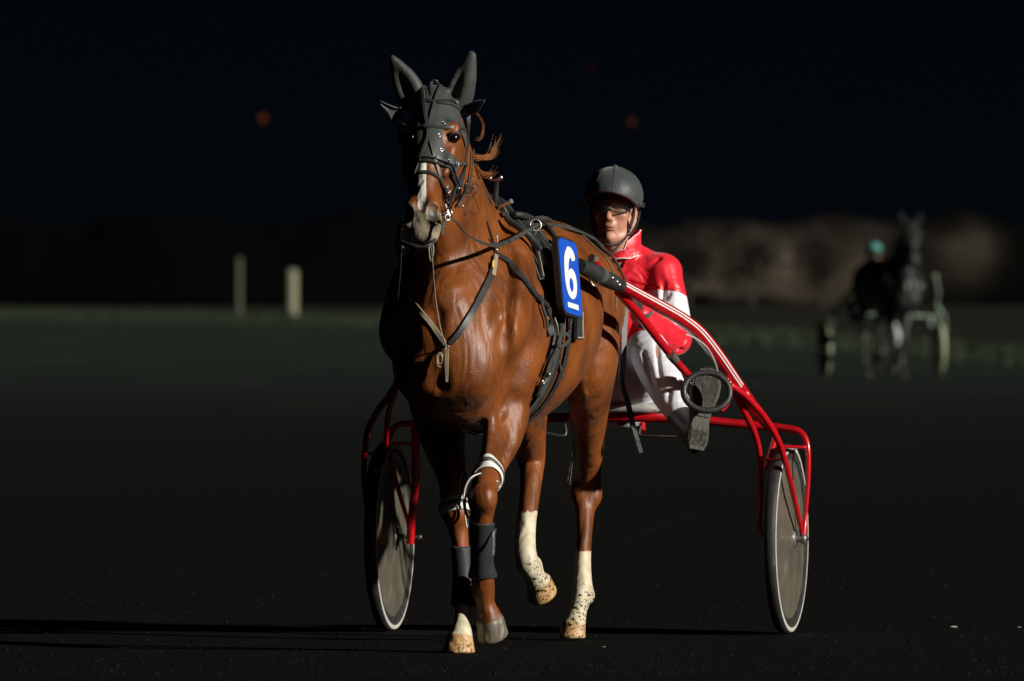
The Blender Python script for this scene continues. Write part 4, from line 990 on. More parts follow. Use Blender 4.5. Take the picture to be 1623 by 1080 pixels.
# maker's lettering along the lower shaft, too worn to read: short broken dashes
for k in range(7): stripe(.5, 51 + k * 2, 52 + k * 2 + 1, .012 if k % 2 else .008)
sleeve = st('shaft_sleeve', [P(918, 421, 43.16), P(935, 429, 43.26), P(960, 442, 43.42), P(975, 449, 43.5)], [.026, .030, .030, .028], 'pad', seg=18)
mb = MB(); tube(mb, [P(947, 434, 43.33), P(953, 437.5, 43.37)], .0315, seg=18, n=2); put(mb.build('sleeve_band', M['wire']), sulky)
mb = MB(); tube(mb, [P(968, 445, 43.46), P(983, 453, 43.54)], [.027, .026], seg=16, n=3); put(mb.build('shaft_joint', M['leather']), sulky)
for (px, py, d) in ((977, 447, 43.45), (981, 452, 43.47), (970, 441, 43.4)):
    mb = MB(); ball(mb, P(px, py, d), .009, seg=10); put(mb.build('bolt', M['chrome']), sulky)
mb = MB(); tube(mb, [P(936, 446, 43.28), P(941, 453, 43.28), P(948, 453, 43.3), P(948, 446, 43.32)], .0035, seg=8); put(mb.build('hook', M['chrome']), sulky)
st('shaft_tip', [P(942, 414, 43.52), P(950, 424, 43.5), P(962, 440, 43.5)], [.011, .012, .012])
mb = MB(); tube(mb, [P(937, 409, 43.50), P(943, 413, 43.52)], .0155, seg=14, n=2); put(mb.build('tip_cap', M['wire']), sulky)
# inner strut down to the foot ring
st('foot_strut', [P(980, 462, 43.62), P(1010, 496, 43.74), P(1045, 540, 43.9), P(1075, 577, 44.03), P(1100, 604, 44.15)], [.0175, .0165, .0155, .015, .014])
mb = MB(); tube(mb, [P(1062, 562, 43.95), P(1070, 571, 43.99)], .0172, seg=12, n=2); put(mb.build('worn_patch', M['wire']), sulky)
mb = MB(); ring(mb, P(1120, 621, 43.99), (.086, .072), .012, nrmz([.15, -1, .25]), 30); fr = put(mb.build('foot_ring', M['leather']), sulky)
st('foot_bracket', [P(1155, 603, 44.34), P(1158, 618, 44.28), P(1153, 640, 44.2), P(1143, 652, 44.16)], [.011, .009, .008, .007])
st('foot_bracket', [P(1100, 604, 44.15), P(1118, 588, 44.2), P(1140, 592, 44.28), P(1154, 606, 44.34)], [.010, .009, .009, .010], 'leather')
mb = MB(); ball(mb, P(1152, 602, 44.31), .011, seg=10); ball(mb, P(1157, 606, 44.3), .006, seg=8, mi=1); put(mb.build('bolt', [M['red'], M['chrome']]), sulky)
st('brake_cable', [P(1086, 530, 44.02), P(1105, 538, 44.08), P(1121, 552, 44.14), P(1132, 572, 44.2), P(1138, 592, 44.27)], .0032, 'sidewall', seg=6)
# far shaft and its branches (dark, seen left of the horse)
st('shaft', [P(650, 452, 43.35), P(646, 485, 43.6), P(634, 530, 43.95), P(630, 565, 44.25), P(632, 600, 44.55), P(618, 626, 44.7), P(600, 650, 44.8), P(584, 680, 44.9), P(578, 715, 45.0), P(577, 760, 45.1), P(582, 810, 45.16), GO], [.022, .024, .024, .023, .018, .013, .013, .0125, .011, .010, .009, .009])
st('lower_shaft', [P(632, 602, 44.55), P(624, 625, 44.62), P(616, 655, 44.75), P(612, 690, 44.9), P(612, 712, 45.0)], [.014, .0125, .0115, .011, .010])
st('brace_bar', [P(578, 720, 45.0), P(606, 718, 45.1)], .006, n=2); st('brace_bar', [P(612, 703, 45.0), P(656, 703, 45.1)], .0065, n=2)
# seat
mb = MB(); sc0 = P(985, 652, 45.12)
V = []; F = []
rows = [(-.0, 0.92, .0), (.012, 1.0, .0), (.026, 1.0, .008), (.036, .93, .014), (.040, .6, .016)]
n = 40
for z, k, _ in rows:
    for i in range(n):
        a = 2 * math.pi * i / n; cx = math.copysign(abs(math.cos(a)) ** .6, math.cos(a)); cy = math.copysign(abs(math.sin(a)) ** .6, math.sin(a))
        V.append(sc0 + SR * cx * .17 * k + SF * cy * .14 * k + UP * (z - .006 * cy))
for j in range(len(rows) - 1):
    for i in range(n): F.append((j * n + i, j * n + (i + 1) % n, (j + 1) * n + (i + 1) % n, (j + 1) * n + i))
F.append(tuple(range(n - 1, -1, -1))); F.append(tuple((len(rows) - 1) * n + i for i in range(n)))
mb.add(V, F); put(mb.build('seat', mat('seat_vinyl', (.30, .30, .27), .6, var=.15, bump=.2)), sulky)
st('seat_bracket', [P(985, 655, 45.1), P(985, 668, 45.06)], .02); st('seat_bracket', [P(1018, 672, 45.0), P(1019, 684, 44.98)], .012)
st('seat_rod', [P(1016, 676, 44.98), P(1015, 690, 44.96), P(1040, 692, 44.9), P(1085, 692, 44.85)], .0035, 'wire', seg=6)
st('rear_rod', [P(836, 676, 45.0), P(868, 687, 45.0), P(895, 690, 45.0), P(895, 672, 45.02)], .005, 'leather', seg=6)
st('foot_strut', [P(900, 664, 45.05), P(925, 655, 44.75), P(935, 650, 44.5)], .013)
# ================================================================== THE DRIVER
PY = R(11)
HC = P(973, 334, 45.0)
hX = np.array([math.cos(PY), -math.sin(PY), 0]); hY = nrmz(np.array([-math.sin(PY), -math.cos(PY), .05])); hZ = np.cross(hX, hY); hZ = hZ if hZ[2] > 0 else -hZ
hZ = nrmz(hZ + hX * .03); hX = nrmz(hX - hZ * hX.dot(hZ))
def HL(x, y, z): return HC + hX * x + hY * y + hZ * z      # right of picture, forward, up
TX = nrmz([1, -.18, 0]); TY = np.array([-.18, -1, 0])        # torso: side, forward
NECK = P(988, 398, 45.06)
SHL, ELL, WRL = P(1050, 432, 45.02), P(1071, 538, 44.92), P(1016, 500, 44.68)
SHR, ELR, WRR = P(925, 436, 45.14), P(905, 540, 45.05), P(948, 500, 44.78)
HIPL, KNL, ANL = P(1000, 622, 45.12), P(1026, 553, 44.60), P(1083, 668, 44.32)
HIPR, KNR, ANR = P(955, 622, 45.16), P(935, 565, 44.66), P(936, 668, 44.42)
pf = Field((.13, 44.05, .60), (.86, 45.45, 1.78), .0045)
# skull and face
pf.ell(HL(0, -.012, .030), (.074, .094, .086), [hX, hY, hZ], k=.01)
pf.loft([(HL(0, .030, .055), .060, .045), (HL(0, .040, .015), .066, .045), (HL(0, .042, -.025), .062, .045), (HL(0, .042, -.065), .052, .042), (HL(0, .046, -.095), .036, .034), (HL(0, .052, -.112), .022, .022)], hX, k=.02)
pf.loft([(HL(.060, -.005, -.035), .012, .03), (HL(.054, .02, -.075), .012, .022), (HL(.034, .05, -.104), .012, .016), (HL(0, .062, -.113), .014, .014), (HL(-.034, .05, -.104), .012, .016), (HL(-.054, .02, -.075), .012, .022), (HL(-.060, -.005, -.035), .012, .03)], hZ, k=.018)
for s in (1, -1):
    pf.ell(HL(.030 * s, .090, .016), (.020, .012, .012), [hX, hY, hZ], k=.010, op='cut')       # socket
    pf.ell(HL(.030 * s, .078, .015), (.014, .010, .011), [hX, hY, hZ], k=.004)               # lids
    pf.ell(HL(.040 * s, .066, -.022), (.022, .016, .014), [hX, hY, hZ], k=.014)              # cheekbone
    pf.ell(HL(.011 * s, .096, -.036), (.009, .010, .008), [hX, hY, hZ], k=.006)              # nostril wing
    pf.loft([(HL(.018 * s, .092, -.034), .002, .003), (HL(.030 * s, .084, -.058), .003, .003), (HL(.034 * s, .074, -.078), .002, .003)], hX, k=.010, op='cut')
    pf.ell(HL(.080 * s, -.016, -.004), (.008, .020, .032), [hX, nrmz(hY + hX * s * -.5), hZ], k=.006)
    pf.ell(HL(.086 * s, -.008, .002), (.004, .010, .016), [hX, nrmz(hY + hX * s * -.5), hZ], k=.004, op='cut')
pf.loft([(HL(-.045, .072, .034), .008, .008), (HL(0, .088, .032), .008, .008), (HL(.045, .072, .034), .008, .008)], hZ, k=.012)
pf.loft([(HL(0, .084, .020), .008, .009), (HL(0, .098, -.008), .009, .011), (HL(0, .108, -.030), .012, .011)], hX, k=.008)       # nose
pf.ell(HL(0, .107, -.034), (.011, .010, .009), [hX, hY, hZ], k=.006)
pf.ell(HL(0, .082, -.056), (.024, .014, .014), [hX, hY, hZ], k=.012)
pf.loft([(HL(-.024, .086, -.066), .002, .003), (HL(0, .096, -.0635), .002, .005), (HL(.024, .086, -.066), .002, .003)], hZ, k=.005)
pf.loft([(HL(-.020, .084, -.074), .003, .004), (HL(0, .094, -.0755), .004, .006), (HL(.020, .084, -.074), .003, .004)], hZ, k=.006)
pf.loft([(HL(-.024, .092, -.0695), .0015, .005), (HL(0, .103, -.0685), .0015, .005), (HL(.024, .092, -.0695), .0015, .005)], hZ, k=.003, op='cut')
pf.ell(HL(0, .084, -.104), (.016, .012, .014), [hX, hY, hZ], k=.012)
pf.loft([(HL(0, -.02, -.06), .056, .058), (HL(0, -.03, -.115), .056, .058), (NECK, .062, .060), (P(988, 425, 45.08), .10, .08)], TX, k=.02)
# body under the clothes, one skin with the head
pf.loft([(P(988, 420, 45.08), .12, .07), (P(987, 450, 45.09), .15, .10), (P(984, 520, 45.12), .135, .10), (P(980, 580, 45.15), .13, .10), (P(978, 622, 45.17), .15, .11)], TX, k=.04)
for a, b, c in ((SHL, ELL, WRL), (SHR, ELR, WRR)): pf.loft([(a, .05, .05), (b, .036, .036), (c, .026, .026)], TX, k=.02)
for a, b, c in ((HIPL, KNL, ANL), (HIPR, KNR, ANR)): pf.loft([(a, .08, .08), ((a + b) / 2, .072, .072), (b, .052, .052), ((b + c) / 2 , .048, .048), (c, .034, .034)], TX, k=.03)
for wr, hd in ((WRL, P(998, 462, 44.62)), (WRR, P(943, 470, 44.72))):
    pf.loft([(wr, .022, .018), ((wr + hd) / 2, .015, .012), (hd, .012, .010)], TX, k=.015)
PV, PQ = pf.mesh(2); del pf
M['skin'] = mat('skin', (0.52, 0.255, 0.165), 0.42, var=.12, scale=30, bump=.12, bscale=400, spec=.4, dist=.001)
M['skin'].node_tree.nodes['Principled BSDF'].inputs['Subsurface Weight'].default_value = .08
M['skin'].node_tree.nodes['Principled BSDF'].inputs['Subsurface Radius'].default_value = (.02, .006, .003)
person = from_np('person', PV, PQ, M['skin'])
tag(person, 'driver in red and white satin jacket, white trousers and dark helmet on the red sulky', 'person')
PNm = normals_np(PV, PQ); PB_ = bvh_of(PV, PQ)
lip = np.exp(-(np.linalg.norm((PV - HL(0, .094, -.070)) * 1.0, axis=1) / .022) ** 4)
def part(mb, name, mk, parent=None, **k): return put(mb.build(name, M[mk] if isinstance(mk, str) else mk, **k), parent or person)
M['lips'] = mat('lip_skin', (0.36, 0.13, 0.10), .45, var=.1)
# eyes and brows behind the goggles
for s in (1, -1):
    mb = MB(); ball(mb, HL(.030 * s, .078, .014), .0118, seg=12); part(mb, 'eye', mat('eyeball', (.45, .42, .38), .2) if s > 0 else bpy.data.materials['eyeball'])
    mb = MB(); tube(mb, [HL(.014 * s, .094, .030), HL(.030 * s, .090, .035), HL(.048 * s, .074, .030)], [.003, .004, .002], seg=6); part(mb, 'eyebrow', 'brownleather')
mb = MB(); tube(mb, [HL(-.022, .0925, -.0675), HL(-.006, .1010, -.0645), HL(.006, .1010, -.0645), HL(.022, .0925, -.0675)], [.001, .0030, .0030, .001], seg=6)
part(mb, 'lip', 'lips')
mb = MB(); tube(mb, [HL(-.019, .0915, -.0725), HL(0, .0995, -.0740), HL(.019, .0915, -.0725)], [.001, .0036, .001], seg=6); part(mb, 'lip', 'lips')
# helmet with cloth cover, peak, straps
def dome(name, rx, ry, rz, c, rim, material, n=72, m=30, th=.004, gath=0.0):
    V = []; F = []
    for j in range(m + 1):
        for i in range(n):
            a = 2 * math.pi * i / n; lowz = rim(a); el = math.pi / 2 - (math.pi / 2 - lowz) * j / m
            k = 1 + gath * math.sin(a * 17 + 2 * math.sin(el * 3)) * max(0, math.cos(el)) ** 2 * (.5 + .5 * math.sin(a * 3 + 1))
            V.append(c + hX * rx * k * math.cos(el) * math.cos(a) + hY * ry * k * math.cos(el) * math.sin(a) + hZ * rz * math.sin(el))
    for j in range(m):
        for i in range(n): F.append((j * n + i, j * n + (i + 1) % n, (j + 1) * n + (i + 1) % n, (j + 1) * n + i))
    mb = MB(); mb.add(V, F); o = mb.build(name, material); md = o.modifiers.new('solid', 'SOLIDIFY'); md.thickness = th; md.offset = -1; return o
M['cap'] = mat('dark_cap_silk', (0.040, 0.050, 0.052), .56, var=.15, scale=20, bump=.5, bscale=28, sheen=.2, dist=.006)
M['caplining'] = mat('maroon_lining', (0.045, 0.010, 0.014), .55)
helm = dome('helmet', .109, .131, .107, HL(-.004, -.012, .058), lambda a: .06 * max(0, math.sin(a)) ** 2 - .06 - .46 * max(0, -math.sin(a)) ** 1.2 - .26 * abs(math.cos(a)) ** 3, M['cap'], gath=.008)
put(helm, person)
def sub(mb, name, mk, par, **k):
    o = mb.build(name, M[mk] if isinstance(mk, str) else mk, **k); o.parent = par; o.matrix_parent_inverse = par.matrix_parent_inverse.copy() if False else Matrix(); return o
def seamline(a):
    mb = MB(); pts = []
    for j in range(14):
        el = math.pi / 2 - (math.pi / 2) * j / 13; pts.append(HL(-.004, -.012, .058) + hX * .1098 * math.cos(el) * math.cos(a) + hY * .1318 * math.cos(el) * math.sin(a) + hZ * .1078 * math.sin(el))
    tube(mb, pts, .0012, seg=5, n=2); return mb
mb = MB(); ball(mb, HL(-.004, -.012, .166), (.011, .011, .007), [hX, hY, hZ], seg=12); o = mb.build('button', M['cap']); put(o, helm)
for o in ():
    pass
for a in (R(80), R(160), R(20), R(-40), R(220)):
    put(seamline(a).build('seam', M['cap']), helm)
# peak: curved sheet, longest in front, dipping at the middle of its edge
V = []; F = []; n = 40; m = 8
for i in range(n + 1):
    a = R(22 + 136 * i / n)
    for j in range(m + 1):
        t = j / m; ext = .052 * max(0, math.sin((a - R(22)) / R(136) * math.pi)) ** .7 * t; c, s_n = math.cos(a), math.sin(a)
        V.append(HL(-.004, -.012, .060) + hX * (.1098 + ext * .75) * c + hY * (.1320 + ext) * s_n + hZ * (.006 - .004 * t * t - .050 * (1 - s_n) - .034 * t * c * c))
for i in range(n):
    for j in range(m): F.append((i * (m + 1) + j, i * (m + 1) + j + 1, (i + 1) * (m + 1) + j + 1, (i + 1) * (m + 1) + j))
mb = MB(); mb.add(V, F); pk = mb.build('peak', [M['cap'], M['caplining']]); md = pk.modifiers.new('solid', 'SOLIDIFY'); md.thickness = .005; md.offset = 1; put(pk, helm)
mb = MB(); tube(mb, V[m::m + 1], .0035, seg=6, n=1, smooth=False); put(mb.build('peak_piping', M['caplining']), helm)
lin = dome('helmet_lining', .102, .122, .099, HL(-.004, -.012, .056), lambda a: -.12 - .42 * max(0, -math.sin(a)) ** 1.5, M['caplining']); put(lin, helm)
# chin harness
def pstrap(name, pts, wd, mk='pad', par=None, th=.004):
    q = catmull(pts, 6); ns = [nrmz(x - HL(0, -.01, -.02)) for x in q]; mb = MB(); ribbon(mb, q, ns, wd, th); return put(mb.build(name, M[mk]), par or person)
for s in (1, -1):
    pstrap('chin_strap', [HL(.082 * s, .032, .040), HL(.081 * s, .030, .0), HL(.074 * s, .030, -.045), HL(.060 * s, .040, -.090), HL(.040 * s, .050, -.118), HL(0, .052, -.132)], .013)
    pstrap('chin_strap', [HL(.088 * s, -.050, .0), HL(.084 * s, -.030, -.045), HL(.074 * s, .010, -.080), HL(.062 * s, .030, -.092)], .011)
    mb = MB()
    for k in range(4): ball(mb, HL((.074 - .006 * k) * s, .034 + .004 * k, -.062 - .013 * k), (.006, .006, .007), seg=8)
    part(mb, 'strap_fastening', 'leather2')
pstrap('chin_cup', [HL(-.02, .066, -.130), HL(0, .072, -.134), HL(.03, .06, -.128), HL(.045, .045, -.118)], .012, 'leather2')
pstrap('loose_strap', [HL(.046, .050, -.120), HL(.034, .075, -.138), HL(.016, .085, -.158), HL(-.012, .088, -.172)], .011, 'leather2')
# goggles
def gog(x, z, out=0.0):     # surface point of the wrap-round lens
    a = x / .078; return HL(.083 * math.sin(a * 1.25), .018 + (.092 + out) * math.cos(a * 1.25) ** .8, z)
V = []; F = []; nx = 36; nz = 8
def gtop(u): return .046 - .006 * u * u
def gbot(u): return -.012 + .012 * u ** 4 + .014 * math.exp(-(u / .14) ** 2)
for i in range(nx + 1):
    u = -1 + 2 * i / nx
    for j in range(nz + 1):
        z = gbot(u) + (gtop(u) - gbot(u)) * j / nz; V.append(gog(u * .072, z, .006 * math.sin(math.pi * j / nz)))
for i in range(nx):
    for j in range(nz): F.append((i * (nz + 1) + j, i * (nz + 1) + j + 1, (i + 1) * (nz + 1) + j + 1, (i + 1) * (nz + 1) + j))
mg, t, b = new_mat('smoked_lens'); b.inputs['Base Color'].default_value = (.02, .02, .022, 1); b.inputs['Roughness'].default_value = .04; b.inputs['Alpha'].default_value = .42; b.inputs['Coat Weight'].default_value = 1
M['lens'] = mg
mb = MB(); mb.add(V, F); gg = mb.build('goggles', M['lens']); put(gg, person)
top = [V[i * (nz + 1) + nz] for i in range(nx + 1)]; bot = [V[i * (nz + 1)] for i in range(nx, -1, -1)]
mb = MB(); tube(mb, (top + bot)[::2], .0030, seg=7, n=2, closed=True); put(mb.build('frame', M['leather']), gg)
for s in (1, -1):
    mb = MB(); ribbon(mb, [gog(.070 * s, .022, .004), HL(.087 * s, .01, .024), HL(.098 * s, -.03, .026), HL(.100 * s, -.07, .026)], [hX * s] * 4, .020, .004); put(mb.build('band', M['leather']), gg)
# ---- jacket
jf = Field((.10, 44.50, .80), (.86, 45.45, 1.52), .0048)
jf.loft([(P(988, 412, 45.07), .085, .075), (P(988, 426, 45.08), .165, .095), (P(987, 450, 45.09), .188, .125), (P(985, 490, 45.10), .178, .130), (P(983, 540, 45.12), .165, .130), (P(980, 585, 45.14), .160, .130), (P(979, 612, 45.16), .165, .135)], TX, k=.03)
jf.ell(P(1050, 430, 45.04), (.072, .072, .062), k=.035); jf.ell(P(922, 432, 45.14), (.072, .072, .062), k=.035)
for a, b, c, s in ((SHL, ELL, WRL, 1), (SHR, ELR, WRR, -1)):
    jf.loft([(a, .070, .070), (a * .5 + b * .5 + TX * .006 * s, .066, .066), (b + TX * .002 * s, .058, .060), (b * .5 + c * .5 - UP * .012, .054, .058), (c, .040, .040)], TX, k=.02)
# folds
fr_ = np.random.default_rng(11)
def fold(pts, r, k=.016, op='cut'): jf.loft([(p, r, r) for p in pts], TX, k=k, op=op)
fold([P(1020, 560, 44.97), P(1050, 556, 44.86), P(1084, 540, 44.86)], .007); fold([P(1035, 500, 44.90), P(1058, 512, 44.85), P(1086, 516, 44.86)], .006)
fold([P(1040, 430, 44.93), P(1052, 450, 44.93), P(1050, 480, 44.93), P(1040, 505, 44.93)], .008); fold([P(1060, 425, 44.94), P(1064, 450, 44.92), P(1058, 475, 44.92)], .006)
fold([P(1010, 455, 44.95), P(1025, 470, 44.94), P(1040, 500, 44.94)], .008); fold([P(985, 470, 44.94), P(1010, 478, 44.94), P(1035, 485, 44.94)], .005)
fold([P(990, 430, 44.96), P(1000, 415, 44.97), P(1020, 408, 45.0)], .006); fold([P(1000, 440, 44.94), P(1020, 425, 44.96), P(1045, 412, 44.98)], .007)
fold([P(1060, 560, 44.85), P(1075, 552, 44.86), P(1088, 560, 44.9)], .006)
for i in range(16):
    a = P(fr_.uniform(960, 1060), fr_.uniform(430, 590), 44.96); d = np.array([fr_.uniform(-.06, .06), fr_.uniform(-.02, .02), fr_.uniform(-.05, .05)])
    fold([a, a + d * .5 + UP * .006, a + d], fr_.uniform(.003, .006), .016, 'cut' if i % 3 else 'add')
jf.loft([(HL(0, -.02, -.115), .047, .047), (HL(0, -.02, -.20), .047, .047)], TX, k=.005, op='cut')
# stand-up collar
jf.loft([(P(988, 412, 45.07), .076, .072), (P(988, 404, 45.062), .074, .072), (P(987, 394, 45.055), .071, .070), (P(986, 390, 45.05), .069, .068)], nrmz(TX + UP * .10), k=.01, endcap=.15)
jf.loft([(P(986, 396, 45.05), .062, .061), (P(985, 384, 45.045), .066, .064), (P(984, 374, 45.04), .072, .07)], TX, k=.003, op='cut')
jf.ell(P(965, 386, 44.95), (.03, .03, .022), k=.01, op='cut')
JV, JQ = jf.mesh(1); JN = normals_np(JV, JQ)
m, t, b = new_mat('red_satin')
tc = nd(t, 'ShaderNodeTexCoord')
n1 = nd(t, 'ShaderNodeTexNoise', Scale=8.0, Detail=3.0, Distortion=.7); t.links.new(tc.outputs['Object'], n1.inputs[0])
n2 = nd(t, 'ShaderNodeTexNoise', Scale=34.0, Detail=3.0, Distortion=1.0); t.links.new(tc.outputs['Object'], n2.inputs[0])
c = mix(t, ramp(t, n1.outputs[0], .3, .7), (0.70, 0.006, 0.022), (0.86, 0.014, 0.034)); c = mix(t, ramp(t, attr(t, 'whiteband'), .45, .55), c, (.78, .78, .80)); t.links.new(c, b.inputs['Base Color'])
b.inputs['Roughness'].default_value = .44; b.inputs['Sheen Weight'].default_value = .15; b.inputs['Specular IOR Level'].default_value = .6
b1 = nd(t, 'ShaderNodeBump', Strength=.75, Distance=.03); t.links.new(n1.outputs[0], b1.inputs['Height'])
b2 = nd(t, 'ShaderNodeBump', Strength=.16, Distance=.005); t.links.new(n2.outputs[0], b2.inputs['Height']); t.links.new(b1.outputs[0], b2.inputs['Normal']); t.links.new(b2.outputs[0], b.inputs['Normal'])
M['satin'] = m
jacket = from_np('jacket', JV, JQ, M['satin']); put(jacket, person)
wb_ = np.zeros(len(JV))
for a, e, s in ((SHL, ELL, 1), (SHR, ELR, -1)):
    d, tt_ = seg_dist(JV, a, e); tt_ = tt_ + ((JV - a) @ TX) * s * -1.2; lat = ((JV - a) @ TX) * s
    wb_ = np.maximum(wb_, (d < .085) * (lat > -.045) * sm(tt_, .30, .34) * (1 - sm(tt_, .78, .82)))
set_attr(jacket, 'whiteband', wb_)
JB = bvh_of(JV, JQ)
cpts = []; nn2 = 40
V = []; F = []
for j, (dz, rr) in enumerate(((0, 1.10), (.25, 1.03), (.6, 1.0), (1.0, 1.02), (1.04, .98), (.9, .94), (.2, .94))):
    for i in range(nn2):
        a = 2 * math.pi * i / nn2; fr = math.cos(a); sd = math.sin(a)          # fr: 1 = front
        lo = P(986, 396, 45.05)[2] - .012 - .004 * fr; hi = P(986, 368, 45.05)[2] + .006 - .046 * max(0, fr) ** 1.5 - .03 * (1 if fr > .93 else 0)
        lo += -.018 * max(0, fr); c0 = P(986, 390, 45.055)
        V.append(np.array([c0[0], c0[1], 0]) + nrmz(hY * [1, 1, 0]) * .074 * rr * fr + nrmz(hX * [1, 1, 0]) * .071 * rr * sd + UP * (lo + (hi - lo) * dz + .002 * math.sin(a * 9)))
for j in range(6):
    for i in range(nn2): F.append((j * nn2 + i, j * nn2 + (i + 1) % nn2, (j + 1) * nn2 + (i + 1) % nn2, (j + 1) * nn2 + i))
mb = MB(); mb.add(V, F); col_ = mb.build('collar', M['satin']); put(col_, jacket)
mb = MB(); tube(mb, [v + nrmz(v - np.array([NECK[0], NECK[1], v[2]])) * .003 for v in V[0:nn2]], .0024, seg=6, n=1, closed=True, smooth=False); put(mb.build('collar_piping', M['stripe']), jacket)
mb = MB(); tube(mb, V[3 * nn2:4 * nn2], .0020, seg=6, n=1, closed=True, smooth=False); put(mb.build('collar_edge', M['stripe']), jacket)
def jline(name, pix, wd, mk, par=jacket, off=.001, th=.002):
    mb = MB(); strap_px(mb, JB, pix, wd, th, off); return put(mb.build(name, M[mk]), par)
jline('pocket_seam', [(1000, 444), (1012, 448), (1028, 451), (1046, 455)], .006, 'red', off=.0015)
jline('placket', [(972, 405), (974, 425), (976, 445), (978, 470)], .004, 'red', off=.0015)
# ---- trousers
tf = Field((.12, 44.15, .62), (.80, 45.40, 1.20), .0052)
tf.loft([(P(979, 590, 45.15), .145, .115), (P(979, 615, 45.16), .16, .12), (P(979, 632, 45.15), .15, .12)], TX, k=.03)
for a, b, c in ((HIPL, KNL, ANL), (HIPR, KNR, ANR)):
    tf.loft([(a, .095, .085), (a * .5 + b * .5, .092, .080), (b * .85 + a * .15, .078, .072), (b, .074, .068), (b * .75 + c * .25, .076, .072), (b * .4 + c * .6, .068, .066), (c + (b - c) * .12, .050, .050), (c, .046, .046)], TX, k=.03)
def tfold(pts, r, k=.014, op='cut'): tf.loft([(p, r, r) for p in pts], TX, k=k, op=op)
kd = KNL - UP * .0
tfold([P(1040, 540, 44.53), P(1045, 590, 44.42), P(1052, 640, 44.30)], .006); tfold([P(1020, 560, 44.50), P(1032, 600, 44.42), P(1046, 650, 44.30)], .006)
tfold([P(1075, 600, 44.42), P(1062, 622, 44.36), P(1055, 650, 44.30)], .005); tfold([P(1090, 632, 44.34), P(1070, 636, 44.30), P(1050, 640, 44.30)], .005)
tfold([P(1010, 590, 44.70), P(1003, 600, 44.80), P(990, 606, 44.9)], .006); tfold([P(1088, 650, 44.3), P(1072, 655, 44.27), P(1055, 668, 44.27)], .005)
TV, TQ = tf.mesh(1)
M['white_cloth'] = mat('white_cloth', (0.72, 0.72, 0.78), .62, var=.05, scale=14, bump=.5, bscale=16, dist=.02, sheen=.1, patch=((.60, .56, .56), 11, .62))
tr = from_np('trousers', TV, TQ, M['white_cloth']); put(tr, person)
# ---- boots in the foot rings, soles towards the horse
M['bootblack'] = mat('boot_leather', (0.012, 0.012, 0.013), .4, bump=.3)
M['sole'] = mat('worn_rubber_sole', (0.085, 0.083, 0.066), .7, var=.2, scale=50, bump=.4, bscale=160)
def boot(toe, heel, ank, par):
    up_ = nrmz(toe - heel); L = np.linalg.norm(toe - heel); sn = nrmz(np.array([.12, -1, -.28])); sn = nrmz(sn - up_ * sn.dot(up_)); sx = np.cross(up_, sn)
    f = Field(np.minimum(toe, heel) - .12, np.maximum(np.maximum(toe, heel), ank) + .12, .004)
    bk = lambda t, d: heel + up_ * L * t - sn * d
    f.loft([(bk(.06, .045), .033, .035), (bk(.25, .045), .032, .035), (bk(.5, .042), .042, .036), (bk(.75, .038), .050, .034), (bk(.97, .030), .042, .026)], sx, k=.012)
    f.loft([(bk(.18, .05), .036, .040), (bk(.22, .10), .050, .052), (ank + (ank - bk(.2, .05)) * .1, .056, .056)], sx, k=.02)
    f.plane_cut(bk(.5, .012), sn, radius=.22)
    v, q_ = f.mesh(1); o = from_np('boot', v, q_, M['bootblack']); put(o, par)
    # sole: outline in the sole plane
    W = [(0, .028), (.08, .037), (.2, .037), (.36, .030), (.5, .036), (.68, .052), (.82, .054), (.93, .044), (1.0, .020)]
    ts = np.linspace(0, 1, 30); ws = np.interp(ts, [a for a, _ in W], [b for _, b in W])
    out = [(heel + up_ * L * a + sx * w_) for a, w_ in zip(ts, ws)] + [(heel + up_ * L * a - sx * w_) for a, w_ in zip(ts[::-1], ws[::-1])]
    mb = MB(); k = len(out); mb.add([p - sn * .014 for p in out] + [p + sn * .002 for p in out], [tuple(range(k)), tuple(range(2 * k - 1, k - 1, -1))] + [(i, (i + 1) % k, k + (i + 1) % k, k + i) for i in range(k)])
    so_ = mb.build('sole', M['sole']); put(so_, o)
    mb = MB()      # tread lugs
    for t in list(np.arange(.04, .26, .045)) + [.46] + list(np.arange(.508, .95, .048)):
        w_ = np.interp(t, [a for a, _ in W], [b for _, b in W]) * .84
        if t == .46: put(mb.build('tread', M['sole'], smooth=False), so_); mb = MB()
        for a, b in ((-1, -.36), (-.30, .30), (.36, 1)):
            c = heel + up_ * L * t; V = []
            for dz in (.0025, .0065):
                for (xx, yy) in ((a, -.016), (b, -.016), (b, .016), (a, .016)): V.append(c + sx * w_ * xx + up_ * yy + sn * dz)
            mb.add(V, [(0, 1, 2, 3), (7, 6, 5, 4), (0, 4, 5, 1), (1, 5, 6, 2), (2, 6, 7, 3), (3, 7, 4, 0)])
    put(mb.build('tread', M['sole'], smooth=False), so_); return o
boot(P(1124, 586, 44.10), P(1104, 711, 44.06), ANL, person)
boot(P(938, 590, 44.34), P(936, 712, 44.30), ANR, person)
